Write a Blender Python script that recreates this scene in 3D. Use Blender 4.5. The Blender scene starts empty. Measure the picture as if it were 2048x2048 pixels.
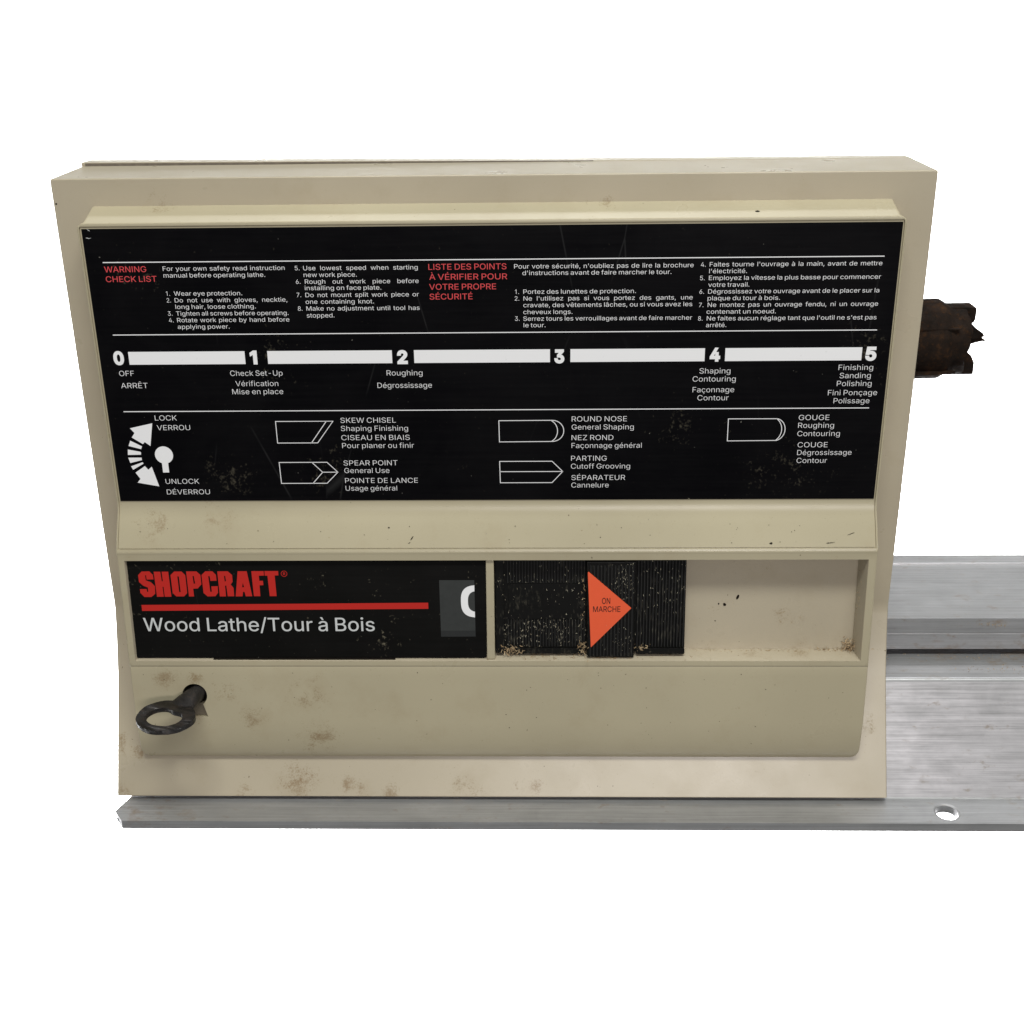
import bpy, bmesh, math, random
from mathutils import Vector, Matrix
from mathutils.geometry import delaunay_2d_cdt, tessellate_polygon

random.seed(7)
SC = bpy.context.scene
COL = SC.collection
U = 0.32            # metres: width of the headstock housing; all lengths below are in these widths
Z0 = 1.30           # height of the housing's top edge above the studio floor, metres

# ------------------------------------------------------------------ camera
cam = bpy.data.cameras.new("camera")
camo = bpy.data.objects.new("camera", cam)
COL.objects.link(camo)
RIGHT = Vector((0.99964707, 0.02317691, -0.01298348))
DOWN = Vector((-0.00296103, -0.38847717, -0.92145359))
FWD = Vector((-0.02640023, 0.92116683, -0.38827144))
m = Matrix((RIGHT, -DOWN, -FWD)).transposed().to_4x4()
m.translation = Vector((0.5609 * U, -1.44815 * U, 0.19868 * U + Z0))
camo.matrix_world = m
cam.sensor_width = 36
cam.lens = 36 * 2513 / 2048
cam.clip_start = 0.01
cam.clip_end = 60
SC.camera = camo

# ------------------------------------------------------------------ world and lamps
world = bpy.data.worlds.new("World")
SC.world = world
world.use_nodes = True
bg = world.node_tree.nodes["Background"]
bg.inputs[0].default_value = (0.93, 0.97, 0.94, 1)
bg.inputs[1].default_value = 0.21

SC.view_settings.view_transform = 'Standard'
SC.view_settings.look = 'None'
SC.view_settings.exposure = 0
SC.view_settings.gamma = 1


def area_lamp(name, loc, target, sx, sy, power, color):
    l = bpy.data.lights.new(name, 'AREA')
    l.shape = 'RECTANGLE'
    l.size, l.size_y = sx, sy
    l.energy = power
    l.color = color
    o = bpy.data.objects.new(name, l)
    COL.objects.link(o)
    o.location = loc
    d = Vector(target) - Vector(loc)
    o.rotation_euler = d.to_track_quat('-Z', 'Y').to_euler()
    return o


# overhead strip light, a bright window behind the camera, and a lamp that lights only the paper sweep
area_lamp("overhead_lamp", (0.30, -0.55, Z0 + 1.10), (0.22, 0.0, Z0 - 0.1), 0.9, 0.22, 15.5, (0.975, 1.0, 0.93))
area_lamp("window_light", (0.62, -3.0, Z0 + 0.55), (0.2, 0.0, Z0 - 0.15), 1.05, 0.45, 25.5, (1.0, 0.945, 0.93))
l = area_lamp("paper_lamp", (0.2, 1.2, 3.1), (0.2, 2.2, 0.0), 3.6, 0.8, 330, (1.0, 1.0, 1.0))
l.data.spread = math.radians(100)

# ------------------------------------------------------------------ print data: glyph outlines and the lines of the instruction plate
GLYPHS = {
 "'": [206,[[78,318,70,509,136,509,128,318]]],
 ',': [188,[[38,-119,68,71,137,71,84,-119]]],
 '-': [453,[[337,244,337,188,114,188,114,244]]],
 '.': [188,[[95,-4,78,-1,63,9,53,24,50,41,53,59,63,73,78,83,95,87,113,83,128,73,138,59,141,41,138,24,128,9,113,-1]]],
 '/': [249,[[235,533,71,-76,14,-76,178,533]]],
 '0': [453,[[227,-7,191,-3,158,7,130,24,105,48,85,77,69,113,57,155,50,202,48,254,50,306,57,353,69,395,85,431,106,461,130,484,159,502,191,512,227,516,262,512,295,502,323,484,348,461,368,431,384,395,396,353,403,306,405,254,403,202,396,155,384,113,368,77,348,48,323,24,295,7,263,-3],[227,50,250,52,271,60,290,74,306,92,320,116,330,144,338,176,342,213,344,254,342,295,338,332,330,365,320,393,306,416,290,435,271,449,250,457,227,460,203,457,182,449,163,435,147,416,134,393,123,365,115,332,111,295,109,254,111,213,115,176,123,144,134,116,147,92,163,74,182,60,203,52]]],
 '1': [453,[[276,509,276,0,212,0,212,448,209,448,86,358,86,427,198,509]]],
 '2': [453,[[64,0,64,47,234,229,282,282,299,305,311,327,318,348,320,371,317,397,308,419,293,436,273,449,250,457,224,460,196,457,172,447,153,433,139,413,130,390,127,362,66,362,68,391,75,418,86,442,102,464,121,482,143,496,168,507,196,513,225,516,254,513,281,507,306,497,328,482,346,465,361,445,372,423,379,398,381,372,378,345,371,318,363,299,351,280,336,259,317,235,294,209,267,180,153,60,153,57,389,57,389,0]]],
 '3': [453,[[218,-7,188,-5,159,1,133,10,108,22,88,38,70,57,57,79,48,104,44,132,109,132,115,107,126,87,144,71,165,59,191,52,219,50,248,53,275,61,297,74,315,93,325,116,329,145,326,172,316,196,299,217,275,234,254,241,229,246,201,248,157,248,157,299,288,448,288,452,70,452,70,509,372,509,372,461,211,278,211,289,247,290,279,286,308,276,333,262,354,244,371,222,383,198,391,173,393,145,390,116,383,90,370,66,354,45,333,27,309,12,281,2,251,-5]]],
 '4': [453,[[40,105,40,158,247,509,311,509,109,166,109,163,413,163,413,105],[282,0,282,121,282,146,282,318,343,318,343,0]]],
 '5': [453,[[221,-7,192,-5,165,1,140,11,118,25,99,41,83,60,71,82,63,105,60,130,122,130,127,108,138,89,154,73,173,60,196,52,221,50,250,53,276,64,298,82,314,104,324,131,328,162,326,183,321,203,314,221,297,244,275,262,248,273,218,277,192,275,167,268,145,258,128,246,67,253,96,509,366,509,366,452,151,452,134,301,136,301,155,315,178,325,203,331,229,334,252,332,274,328,294,321,313,311,330,299,345,285,358,269,370,251,379,231,386,210,390,187,391,163,388,132,381,102,369,76,352,52,332,32,309,15,282,3,253,-4]]],
 '6': [453,[[226,-7,196,-4,168,3,142,15,119,31,100,51,84,74,73,101,66,130,64,162,65,187,71,212,80,239,93,268,112,302,137,340,252,509,322,509,151,261,145,261,154,275,165,288,179,299,196,307,214,312,235,314,265,312,291,305,316,295,337,280,355,262,370,240,380,215,387,187,389,157,387,127,379,98,368,73,352,50,333,30,310,14,284,3,257,-4],[226,48,254,52,279,63,299,79,314,101,324,128,327,157,324,187,314,213,299,235,279,251,254,262,226,265,198,262,174,252,153,235,138,214,128,188,125,158,128,128,138,102,153,79,174,63,198,52]]],
 '7': [453,[[97,0,323,448,323,452,62,452,62,509,391,509,391,449,165,0]]],
 '8': [453,[[226,-7,193,-5,163,1,136,11,111,25,91,42,74,62,62,84,54,109,52,135,53,156,58,176,65,195,81,220,101,241,125,256,153,265,153,267,129,276,109,289,93,308,80,330,73,354,70,380,73,405,79,429,90,450,106,469,124,485,146,498,170,508,197,514,226,516,255,514,282,508,306,498,328,485,346,469,361,450,373,429,379,405,382,380,379,354,372,330,359,308,343,289,323,276,300,267,300,265,327,256,351,241,372,220,387,195,395,176,399,156,401,135,398,109,391,84,378,62,362,42,341,25,317,11,289,1,259,-5],[226,49,258,52,285,60,307,74,323,91,333,113,337,139,333,165,322,189,305,208,283,223,256,232,226,235,196,232,169,223,147,208,130,189,119,165,115,139,119,113,129,91,145,74,167,60,185,54,205,50],[226,290,252,292,274,300,293,313,307,330,316,351,319,376,316,399,308,420,294,437,275,449,252,457,226,460,200,457,177,449,159,437,145,420,136,399,133,376,136,351,145,330,159,313,178,300,201,292]]],
 '9': [453,[[226,516,256,513,285,506,310,494,333,478,352,458,368,434,380,408,387,378,389,347,387,322,382,296,373,270,359,240,340,207,315,168,200,0,130,0,301,248,307,248,299,234,287,221,273,210,257,202,238,196,218,195,188,197,161,203,137,214,116,229,98,247,83,269,72,294,66,321,64,352,66,382,73,411,85,436,101,459,120,479,143,494,168,506,196,513],[226,460,199,457,174,446,154,429,138,407,129,381,125,352,129,322,138,295,154,274,174,257,199,247,226,243,254,247,279,257,299,273,314,295,324,321,327,350,324,381,314,407,299,429,279,446,254,457]]],
 'A': [480,[[16,0,201,509,276,509,463,0,395,0,287,302,264,372,232,478,245,478,213,371,191,302,85,0],[110,142,110,199,370,199,370,142]]],
 'B': [456,[[60,0,60,509,241,509,274,507,304,501,329,491,350,477,367,461,381,442,390,421,396,398,398,374,395,344,387,320,373,301,356,286,336,275,315,267,315,262,339,257,363,245,385,227,402,203,411,184,416,161,418,136,416,111,410,88,400,67,386,48,368,31,344,18,317,8,284,2,247,0],[125,57,245,57,281,60,309,67,330,80,344,96,353,115,355,137,352,161,342,184,327,203,306,218,279,228,248,231,125,231],[125,285,238,285,265,288,288,296,308,309,323,326,333,348,336,372,333,393,326,412,313,429,294,442,270,449,240,452,125,452]]],
 'C': [510,[[267,-7,225,-3,186,7,150,25,119,49,92,79,70,115,53,157,44,203,40,254,44,305,53,352,70,393,92,429,119,459,150,484,186,501,225,512,267,516,293,514,317,511,340,504,362,496,383,485,402,471,419,456,435,438,448,418,459,397,467,373,473,348,408,348,401,373,389,395,375,413,357,428,337,440,315,449,292,454,267,456,237,453,209,445,184,432,161,414,141,391,125,364,113,332,106,295,103,254,106,213,113,177,125,145,141,117,161,94,184,76,210,63,237,56,267,53,292,55,315,60,337,69,357,81,375,96,389,114,401,136,408,160,473,160,467,135,459,112,448,91,435,71,420,53,402,38,383,24,363,13,341,5,317,-2,293,-6]]],
 'D': [502,[[219,0,96,0,96,57,215,57,254,60,288,68,318,81,343,99,363,122,379,149,390,181,397,216,399,255,397,294,390,329,379,361,364,388,344,410,320,428,291,441,258,449,221,452,93,452,93,509,225,509,273,505,315,495,353,478,385,455,412,426,433,391,449,351,458,306,462,255,458,205,449,159,433,119,411,83,384,54,351,31,312,14,268,3],[125,509,125,0,60,0,60,509]]],
 'E': [419,[[60,0,60,509,372,509,372,452,125,452,125,286,355,286,355,229,125,229,125,57,375,57,375,0]]],
 'F': [410,[[60,0,60,509,369,509,369,452,125,452,125,278,346,278,346,221,125,221,125,0]]],
 'G': [520,[[269,-7,225,-3,185,7,149,25,118,49,91,79,69,116,53,157,43,203,40,254,43,305,53,352,69,393,91,429,117,459,149,484,184,501,223,512,265,516,291,514,316,510,340,504,363,494,384,483,403,469,421,453,436,436,449,416,460,395,468,373,474,349,408,349,399,372,387,393,373,411,356,427,337,439,315,448,291,454,265,456,236,453,209,445,183,432,160,414,141,392,125,364,113,332,106,295,103,254,106,213,113,177,125,145,141,117,161,95,184,76,210,63,238,56,269,53,296,55,322,61,345,71,365,85,382,102,396,123,407,147,413,173,415,202,434,199,283,199,283,256,478,256,478,200,475,160,466,124,451,91,431,62,406,38,377,19,344,5,308,-4]]],
 'H': [517,[[60,0,60,509,125,509,125,289,392,289,392,509,457,509,457,0,392,0,392,232,125,232,125,0]]],
 'I': [185,[[60,0,60,509,125,509,125,0]]],
 'K': [467,[[104,145,104,216,139,261,174,303,212,344,364,509,448,509,231,276,228,276],[60,0,60,509,125,509,125,334,124,225,125,193,125,0],[372,0,188,259,228,309,449,0]]],
 'L': [393,[[60,0,60,509,125,509,125,57,361,57,361,0]]],
 'M': [628,[[60,0,60,509,152,509,277,187,287,159,299,123,311,84,322,49,307,49,318,83,330,121,342,158,352,187,476,509,568,509,568,0,504,0,504,291,504,327,505,369,506,413,507,457,513,457,498,409,482,363,467,322,456,291,342,0,286,0,170,291,159,321,145,361,129,408,112,457,119,457,120,416,121,372,122,328,122,291,122,0]]],
 'N': [523,[[60,0,60,509,136,509,343,183,363,151,388,107,414,55,405,54,401,108,399,157,399,195,399,509,463,509,463,0,387,0,202,290,177,331,148,381,108,452,119,454,122,384,124,328,125,291,125,0]]],
 'O': [533,[[267,-7,225,-3,186,7,150,25,119,49,92,79,70,115,53,157,44,203,40,254,44,305,53,352,70,393,92,429,119,459,150,484,186,501,225,512,267,516,309,512,348,501,384,484,415,459,442,429,464,393,480,352,490,305,493,254,490,203,480,157,464,115,442,79,415,49,384,25,348,7,309,-3],[267,53,296,55,324,63,349,76,372,94,392,116,408,144,420,176,428,213,430,254,428,295,420,332,408,365,392,392,372,415,349,433,324,446,296,453,267,456,237,453,210,445,184,433,161,415,142,392,125,364,113,332,106,295,103,254,106,213,113,176,125,144,142,117,161,94,184,76,210,63,237,55]]],
 'P': [445,[[60,0,60,509,235,509,272,506,305,499,332,487,356,471,375,452,390,430,400,404,407,377,409,348,407,318,400,291,390,265,375,243,356,223,332,207,305,195,272,188,235,186,109,186,109,242,233,242,257,244,279,248,297,256,318,272,333,294,342,319,344,348,342,376,333,402,318,423,297,439,279,446,257,451,232,452,125,452,125,0]]],
 'R': [449,[[60,0,60,509,236,509,273,506,305,500,333,489,356,473,376,455,390,433,401,408,407,381,409,352,407,323,401,296,390,271,376,250,356,232,333,217,305,206,273,200,236,198,96,198,96,255,234,255,258,256,280,260,298,267,319,281,334,300,342,324,345,352,342,380,334,405,319,425,298,440,279,446,258,451,233,452,125,452,125,0],[353,0,230,229,303,229,428,0]]],
 'S': [447,[[224,-9,188,-7,156,-1,128,9,102,23,81,40,64,60,51,83,42,109,38,137,104,137,110,110,123,88,142,71,166,59,194,52,224,49,246,50,267,54,286,60,311,74,329,92,341,114,346,139,342,161,332,179,316,193,296,205,245,222,184,239,145,253,112,269,86,289,67,313,56,341,52,372,54,400,62,425,75,448,92,468,113,484,138,498,165,508,195,514,227,516,259,514,289,508,316,498,340,484,360,468,377,449,390,427,398,403,401,378,337,378,332,402,320,421,302,437,280,449,254,456,225,459,194,456,167,448,145,435,129,418,118,398,115,376,119,352,131,334,148,319,169,308,212,293,264,279,312,264,336,252,359,238,379,220,395,198,402,180,407,161,408,139,406,112,399,87,386,64,370,43,349,25,323,11,294,0,261,-7]]],
 'T': [449,[[32,452,32,509,417,509,417,452,257,452,257,0,193,0,193,452]]],
 'U': [517,[[259,-8,220,-6,186,2,154,15,126,33,103,55,85,80,71,108,63,140,60,173,60,509,124,509,124,178,126,155,132,133,141,113,153,95,169,80,187,68,208,59,232,53,259,52,285,53,309,59,331,68,349,80,364,95,377,113,385,133,391,155,393,178,393,509,457,509,457,173,454,140,446,108,433,80,414,55,391,33,363,15,332,2,297,-6]]],
 'V': [480,[[204,0,16,509,84,509,192,206,215,137,248,31,235,31,267,138,290,206,395,509,463,509,278,0]]],
 'W': [686,[[155,0,16,509,82,509,163,196,175,145,187,94,197,40,189,40,200,94,211,145,224,196,306,509,380,509,462,196,474,145,486,94,497,40,488,40,499,94,510,145,523,196,603,509,670,509,530,0,455,0,368,323,351,391,336,475,350,475,335,395,318,323,230,0]]],
 'Z': [438,[[42,0,42,46,273,385,306,431,341,476,348,454,285,452,223,452,40,452,40,509,397,509,397,462,169,129,134,81,97,33,90,54,152,57,214,57,399,57,399,0]]],
 'a': [389,[[160,-9,137,-7,115,-3,94,5,76,15,60,29,48,45,38,63,32,84,30,108,34,138,43,161,58,179,78,193,100,203,125,211,178,220,234,227,252,230,265,235,273,243,276,255,276,257,273,279,267,297,256,311,240,322,220,329,196,331,171,329,149,322,132,313,118,301,107,288,100,274,41,291,51,313,64,331,79,346,95,358,114,368,133,375,153,380,173,383,194,384,215,383,239,379,263,372,286,360,306,343,322,320,330,301,335,278,337,251,337,0,277,0,277,52,272,52,264,38,252,25,236,12,215,1,190,-6],[170,45,202,49,228,59,248,74,263,93,272,115,276,138,276,190,270,186,259,182,231,176,200,171,175,168,134,159,117,150,103,139,95,124,92,105,94,87,102,72,114,61,130,52,149,47]]],
 'b': [424,[[229,-8,198,-5,172,4,153,17,138,31,118,59,112,59,112,0,53,0,53,509,114,509,114,319,118,319,137,346,152,360,171,373,197,381,229,384,259,382,287,374,313,361,335,342,354,320,370,293,381,261,388,227,390,189,388,151,381,116,370,84,355,57,336,34,313,16,288,3,260,-6],[220,47,242,49,262,55,279,66,294,80,306,97,316,117,323,139,327,163,328,189,327,215,323,239,316,261,307,281,295,298,280,311,262,322,243,328,220,330,198,328,178,322,161,312,147,299,134,282,125,263,118,241,114,216,113,189,114,162,118,138,125,115,135,95,147,78,162,65,179,55,198,49]]],
 'c': [396,[[207,-8,174,-5,144,3,117,16,93,35,72,58,56,85,44,116,37,150,34,187,37,225,44,260,56,291,72,318,93,341,117,360,144,374,174,382,207,384,234,383,260,377,284,368,305,356,324,341,340,322,353,301,362,277,303,262,298,276,290,289,281,301,270,311,257,319,242,325,226,329,207,330,184,328,163,321,145,310,130,296,118,278,108,258,102,236,98,212,96,187,98,163,102,139,108,117,118,97,130,80,145,66,163,55,184,49,207,46,226,48,243,52,258,58,271,66,282,76,292,89,299,102,304,117,363,102,354,78,341,56,325,37,306,21,285,9,261,-1,235,-6]]],
 'd': [424,[[195,-8,165,-6,137,3,111,16,89,34,70,57,55,84,43,116,36,151,34,189,36,227,43,261,55,293,70,320,89,342,112,361,137,374,165,382,196,384,228,381,253,373,272,360,287,346,306,319,311,319,311,509,372,509,372,0,313,0,313,59,307,59,287,31,272,17,252,4,227,-5],[205,47,226,49,246,55,263,65,278,78,290,95,299,115,306,138,310,162,312,189,310,216,306,241,300,263,290,282,278,299,263,312,246,322,227,328,205,330,182,328,162,322,145,311,130,298,118,281,108,261,102,239,98,215,96,189,98,163,102,139,109,117,118,97,130,80,145,66,162,55,182,49]]],
 'e': [404,[[212,-8,177,-5,145,3,117,16,92,35,72,58,56,85,44,116,37,150,34,187,36,224,44,258,55,290,71,317,91,340,115,359,142,373,172,382,205,384,226,383,246,380,266,374,285,366,303,355,319,341,334,324,347,305,357,282,365,256,370,227,371,194,371,169,75,169,75,221,338,221,310,202,308,226,304,248,298,269,283,294,263,314,237,326,205,330,183,328,164,323,146,313,125,294,109,270,99,241,96,211,96,178,98,151,102,127,110,106,121,88,135,73,151,61,169,53,190,48,212,46,234,48,254,53,271,61,285,73,297,88,306,105,365,91,353,63,335,39,320,26,302,14,283,4,261,-3,237,-7]]],
 'f': [254,[[228,379,228,327,6,327,6,379],[81,0,81,432,84,461,96,486,113,505,135,519,161,527,187,530,222,527,243,521,227,468,215,472,195,474,171,470,154,460,145,443,142,419,142,0]]],
 'g': [425,[[207,-151,180,-149,156,-146,134,-140,105,-127,82,-110,64,-91,51,-69,101,-41,122,-66,136,-78,154,-88,178,-95,207,-97,236,-95,261,-87,282,-75,298,-58,308,-34,311,-6,311,68,306,68,287,41,272,28,252,16,227,8,195,5,165,7,138,14,113,27,90,43,71,65,55,90,43,120,36,154,34,191,36,229,43,263,55,293,71,320,90,342,112,361,138,374,166,382,196,384,228,382,253,373,273,360,288,346,308,319,313,319,313,379,372,379,372,-9,370,-40,363,-67,350,-90,334,-109,314,-124,291,-136,265,-144,237,-149],[205,59,227,61,246,66,264,75,285,95,300,121,307,142,311,166,312,193,311,219,307,242,300,264,291,283,279,299,264,312,247,322,227,328,205,330,182,328,163,322,145,312,130,298,118,282,109,262,102,241,98,218,96,193,98,167,102,144,109,123,124,96,145,76,163,66,183,61]]],
 'h': [410,[[114,227,114,0,53,0,53,509,114,509,114,287,102,287,116,319,132,344,152,362,175,374,200,382,227,384,252,383,275,377,295,369,313,356,328,340,341,321,350,298,355,271,357,240,357,0,296,0,296,235,293,263,286,286,273,304,256,318,235,326,210,329,184,326,161,317,141,303,126,283,117,257]]],
 'i': [167,[[53,0,53,379,114,379,114,0],[84,443,67,446,54,455,44,468,41,483,44,499,54,512,67,521,84,524,100,521,114,512,123,499,126,483,123,468,114,455,100,446]]],
 'j': [167,[[53,379,114,379,114,-30,112,-52,108,-72,102,-90,86,-113,65,-129,47,-137,27,-141,4,-143,-10,-143,-10,-87,2,-87,25,-83,40,-72,50,-54,53,-29],[83,443,67,446,53,455,44,468,41,483,44,499,53,512,67,521,83,524,100,521,114,512,123,499,126,483,123,468,114,455,100,446]]],
 'k': [381,[[110,137,110,212,121,212,284,379,360,379,184,199,177,199],[53,0,53,509,114,509,114,0],[294,0,148,186,191,229,372,0]]],
 'l': [167,[[53,0,53,509,114,509,114,0]]],
 'm': [610,[[53,0,53,379,112,379,112,295,108,295,118,323,132,346,151,363,172,376,195,384,219,386,245,383,268,375,287,361,303,342,314,320,321,295,312,295,322,321,337,343,357,361,381,375,407,383,437,386,458,385,478,380,497,372,514,361,529,346,541,328,550,307,555,283,557,255,557,0,496,0,496,254,493,279,485,298,473,313,447,326,419,330,395,328,374,320,358,307,345,290,338,270,335,247,335,0,274,0,274,260,269,288,253,311,229,326,199,330,178,328,158,320,140,307,126,289,117,266,114,238,114,0]]],
 'n': [410,[[114,227,114,0,53,0,53,379,112,379,112,287,102,287,116,319,132,344,152,362,175,374,200,382,227,384,252,383,275,377,295,369,313,356,328,340,341,321,350,298,355,271,357,240,357,0,296,0,296,235,293,263,286,286,273,304,256,318,235,326,210,329,184,326,161,317,141,303,126,283,117,257]]],
 'o': [415,[[207,-8,174,-5,144,3,117,16,93,35,72,58,56,85,44,116,37,150,34,187,37,225,44,260,56,291,72,318,93,341,117,360,144,374,174,382,207,384,241,382,271,374,299,360,323,341,343,318,359,291,371,260,379,225,381,187,379,150,371,116,359,85,343,58,323,35,299,16,271,3,241,-5],[207,46,231,49,252,55,270,66,285,80,298,97,307,117,314,139,318,163,319,187,318,212,314,236,307,258,298,278,285,296,270,310,252,321,231,328,207,330,184,328,163,321,145,310,130,296,118,278,108,258,102,236,98,212,96,187,98,163,102,139,108,117,118,97,130,80,145,66,163,55,184,49]]],
 'p': [424,[[53,-143,53,379,112,379,112,319,118,319,137,346,152,360,171,373,197,381,229,384,259,382,287,374,313,361,335,342,354,320,370,293,381,261,388,227,390,189,388,151,381,116,370,84,355,57,336,34,313,16,288,3,260,-6,229,-8,198,-5,173,4,153,17,138,31,118,59,114,59,114,-143],[220,47,242,49,262,55,279,66,294,80,306,97,316,117,323,139,327,163,328,189,327,215,323,239,316,261,307,281,295,298,280,311,262,322,243,328,220,330,198,328,178,322,161,312,147,299,134,282,125,263,118,241,114,216,113,189,114,162,118,138,125,115,135,95,147,78,162,65,179,55,198,49]]],
 'q': [424,[[372,-143,311,-143,311,59,306,59,287,31,272,17,252,4,227,-5,195,-8,165,-6,137,3,111,16,89,34,70,57,55,84,43,116,36,151,34,189,36,227,43,261,55,293,70,320,89,342,112,361,137,374,165,382,196,384,228,381,253,373,272,360,287,346,307,319,313,319,313,379,372,379],[205,47,226,49,246,55,263,65,278,78,290,95,299,115,306,138,310,162,312,189,310,216,306,241,300,263,290,282,278,299,263,312,246,322,227,328,205,330,182,328,162,322,145,311,130,298,118,281,108,261,102,239,98,215,96,189,98,163,102,139,109,117,118,97,130,80,145,66,162,55,182,49]]],
 'r': [259,[[53,0,53,379,112,379,112,321,115,321,130,347,152,367,171,377,191,383,213,385,229,384,243,384,243,322,230,324,207,326,182,323,159,315,140,301,126,284,117,262,114,237,114,0]]],
 's': [365,[[182,-8,157,-7,133,-3,112,3,93,12,76,24,62,38,50,54,41,73,36,94,94,107,105,79,124,60,150,49,181,45,206,47,227,53,244,62,262,81,268,103,265,121,254,136,237,147,212,155,149,170,118,180,92,192,72,208,58,227,50,249,47,274,49,295,55,314,65,332,79,347,95,360,115,370,137,378,161,383,187,384,212,383,234,379,254,372,279,358,299,339,314,316,324,290,268,277,258,298,243,316,219,328,187,333,156,329,131,317,114,299,109,277,112,258,124,243,144,232,172,223,229,209,261,200,287,187,306,171,320,153,328,131,331,107,329,85,323,65,312,47,298,31,281,18,260,6,236,-2,210,-7]]],
 't': [227,[[204,379,204,327,6,327,6,379],[65,471,126,471,126,98,128,76,136,61,150,53,170,50,185,51,202,54,213,2,192,-3,168,-4,138,-1,113,7,92,21,77,41,68,64,65,93]]],
 'u': [410,[[182,-5,158,-3,135,2,115,11,97,23,82,39,69,59,60,82,54,109,53,139,53,379,114,379,114,144,116,117,124,94,137,75,154,61,175,53,200,50,226,53,249,62,268,77,283,97,293,122,296,153,296,379,357,379,357,0,298,0,298,92,307,92,294,60,277,35,257,17,234,5,209,-3]]],
 'v': [389,[[163,0,17,379,84,379,165,155,187,87,206,21,184,21,203,87,224,155,305,379,371,379,226,0]]],
 'w': [567,[[138,0,23,379,87,379,133,214,154,137,175,41,165,41,186,135,206,214,252,379,316,379,362,214,382,136,402,41,391,41,413,135,434,214,480,379,545,379,429,0,368,0,319,172,305,225,291,280,277,338,291,338,277,280,263,225,248,172,199,0]]],
 'x': [379,[[21,0,171,218,171,171,29,379,100,379,147,306,179,253,207,206,175,206,202,253,233,306,282,379,352,379,209,169,209,214,358,0,287,0,231,85,200,136,173,182,205,182,178,136,148,85,91,0]]],
 'y': [389,[[47,-139,61,-86,71,-87,88,-90,104,-89,118,-84,130,-74,141,-58,151,-36,163,-1,17,379,84,379,165,155,187,87,206,21,184,21,202,87,224,155,305,379,371,379,204,-58,191,-85,177,-107,159,-124,139,-136,117,-143,91,-145,65,-143]]],
 'z': [380,[[42,0,42,46,254,320,254,323,48,323,48,379,333,379,333,331,126,60,126,56,339,56,339,0]]],
 'À': [480,[[16,0,201,509,276,509,463,0,395,0,287,302,264,372,232,478,245,478,213,371,191,302,85,0],[110,142,110,199,370,199,370,142],[216,558,150,659,218,659,266,558]]],
 'É': [419,[[60,0,60,509,372,509,372,452,125,452,125,286,355,286,355,229,125,229,125,57,375,57,375,0],[191,558,239,659,307,659,241,558]]],
 'Ê': [419,[[60,0,60,509,372,509,372,452,125,452,125,286,355,286,355,229,125,229,125,57,375,57,375,0],[169,565,109,565,109,567,189,659,247,659,327,567,327,565,266,565,218,624]]],
 'à': [389,[[160,-9,137,-7,115,-3,94,5,76,15,60,29,48,45,38,63,32,84,30,108,34,138,43,161,58,179,78,193,100,203,125,211,178,220,234,227,252,230,265,235,273,243,276,255,276,257,273,279,267,297,256,311,240,322,220,329,196,331,171,329,149,322,132,313,118,301,107,288,100,274,41,291,51,313,64,331,79,346,95,358,114,368,133,375,153,380,173,383,194,384,215,383,239,379,263,372,286,360,306,343,322,320,330,301,335,278,337,251,337,0,277,0,277,52,272,52,264,38,252,25,236,12,215,1,190,-6],[170,45,202,49,228,59,248,74,263,93,272,115,276,138,276,190,270,186,259,182,231,176,200,171,175,168,134,159,117,150,103,139,95,124,92,105,94,87,102,72,114,61,130,52,149,47],[165,429,99,529,168,529,215,429]]],
 'â': [389,[[160,-9,137,-7,115,-3,94,5,76,15,60,29,48,45,38,63,32,84,30,108,34,138,43,161,58,179,78,193,100,203,125,211,178,220,234,227,252,230,265,235,273,243,276,255,276,257,273,279,267,297,256,311,240,322,220,329,196,331,171,329,149,322,132,313,118,301,107,288,100,274,41,291,51,313,64,331,79,346,95,358,114,368,133,375,153,380,173,383,194,384,215,383,239,379,263,372,286,360,306,343,322,320,330,301,335,278,337,251,337,0,277,0,277,52,272,52,264,38,252,25,236,12,215,1,190,-6],[170,45,202,49,228,59,248,74,263,93,272,115,276,138,276,190,270,186,259,182,231,176,200,171,175,168,134,159,117,150,103,139,95,124,92,105,94,87,102,72,114,61,130,52,149,47],[140,435,80,435,80,438,160,529,218,529,299,438,299,435,238,435,189,495]]],
 'ç': [396,[[207,-8,174,-5,144,3,117,16,93,35,72,58,56,85,44,116,37,150,34,187,37,225,44,260,56,291,72,318,93,341,117,360,144,374,174,382,207,384,234,383,260,377,284,368,305,356,324,341,340,322,353,301,362,277,303,262,298,276,290,289,281,301,270,311,257,319,242,325,226,329,207,330,184,328,163,321,145,310,130,296,118,278,108,258,102,236,98,212,96,187,98,163,102,139,108,117,118,97,130,80,145,66,163,55,184,49,207,46,226,48,243,52,258,58,271,66,282,76,292,89,299,102,304,117,363,102,354,78,341,56,325,37,306,21,285,9,261,-1,235,-6],[169,-143,169,-107,210,-107,226,-106,236,-102,241,-95,243,-84,241,-74,236,-67,226,-63,210,-62,182,-62,192,16,224,16,224,0,224,-29,253,-34,273,-44,285,-61,289,-85,284,-111,270,-129,254,-136,234,-141,210,-143]]],
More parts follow.
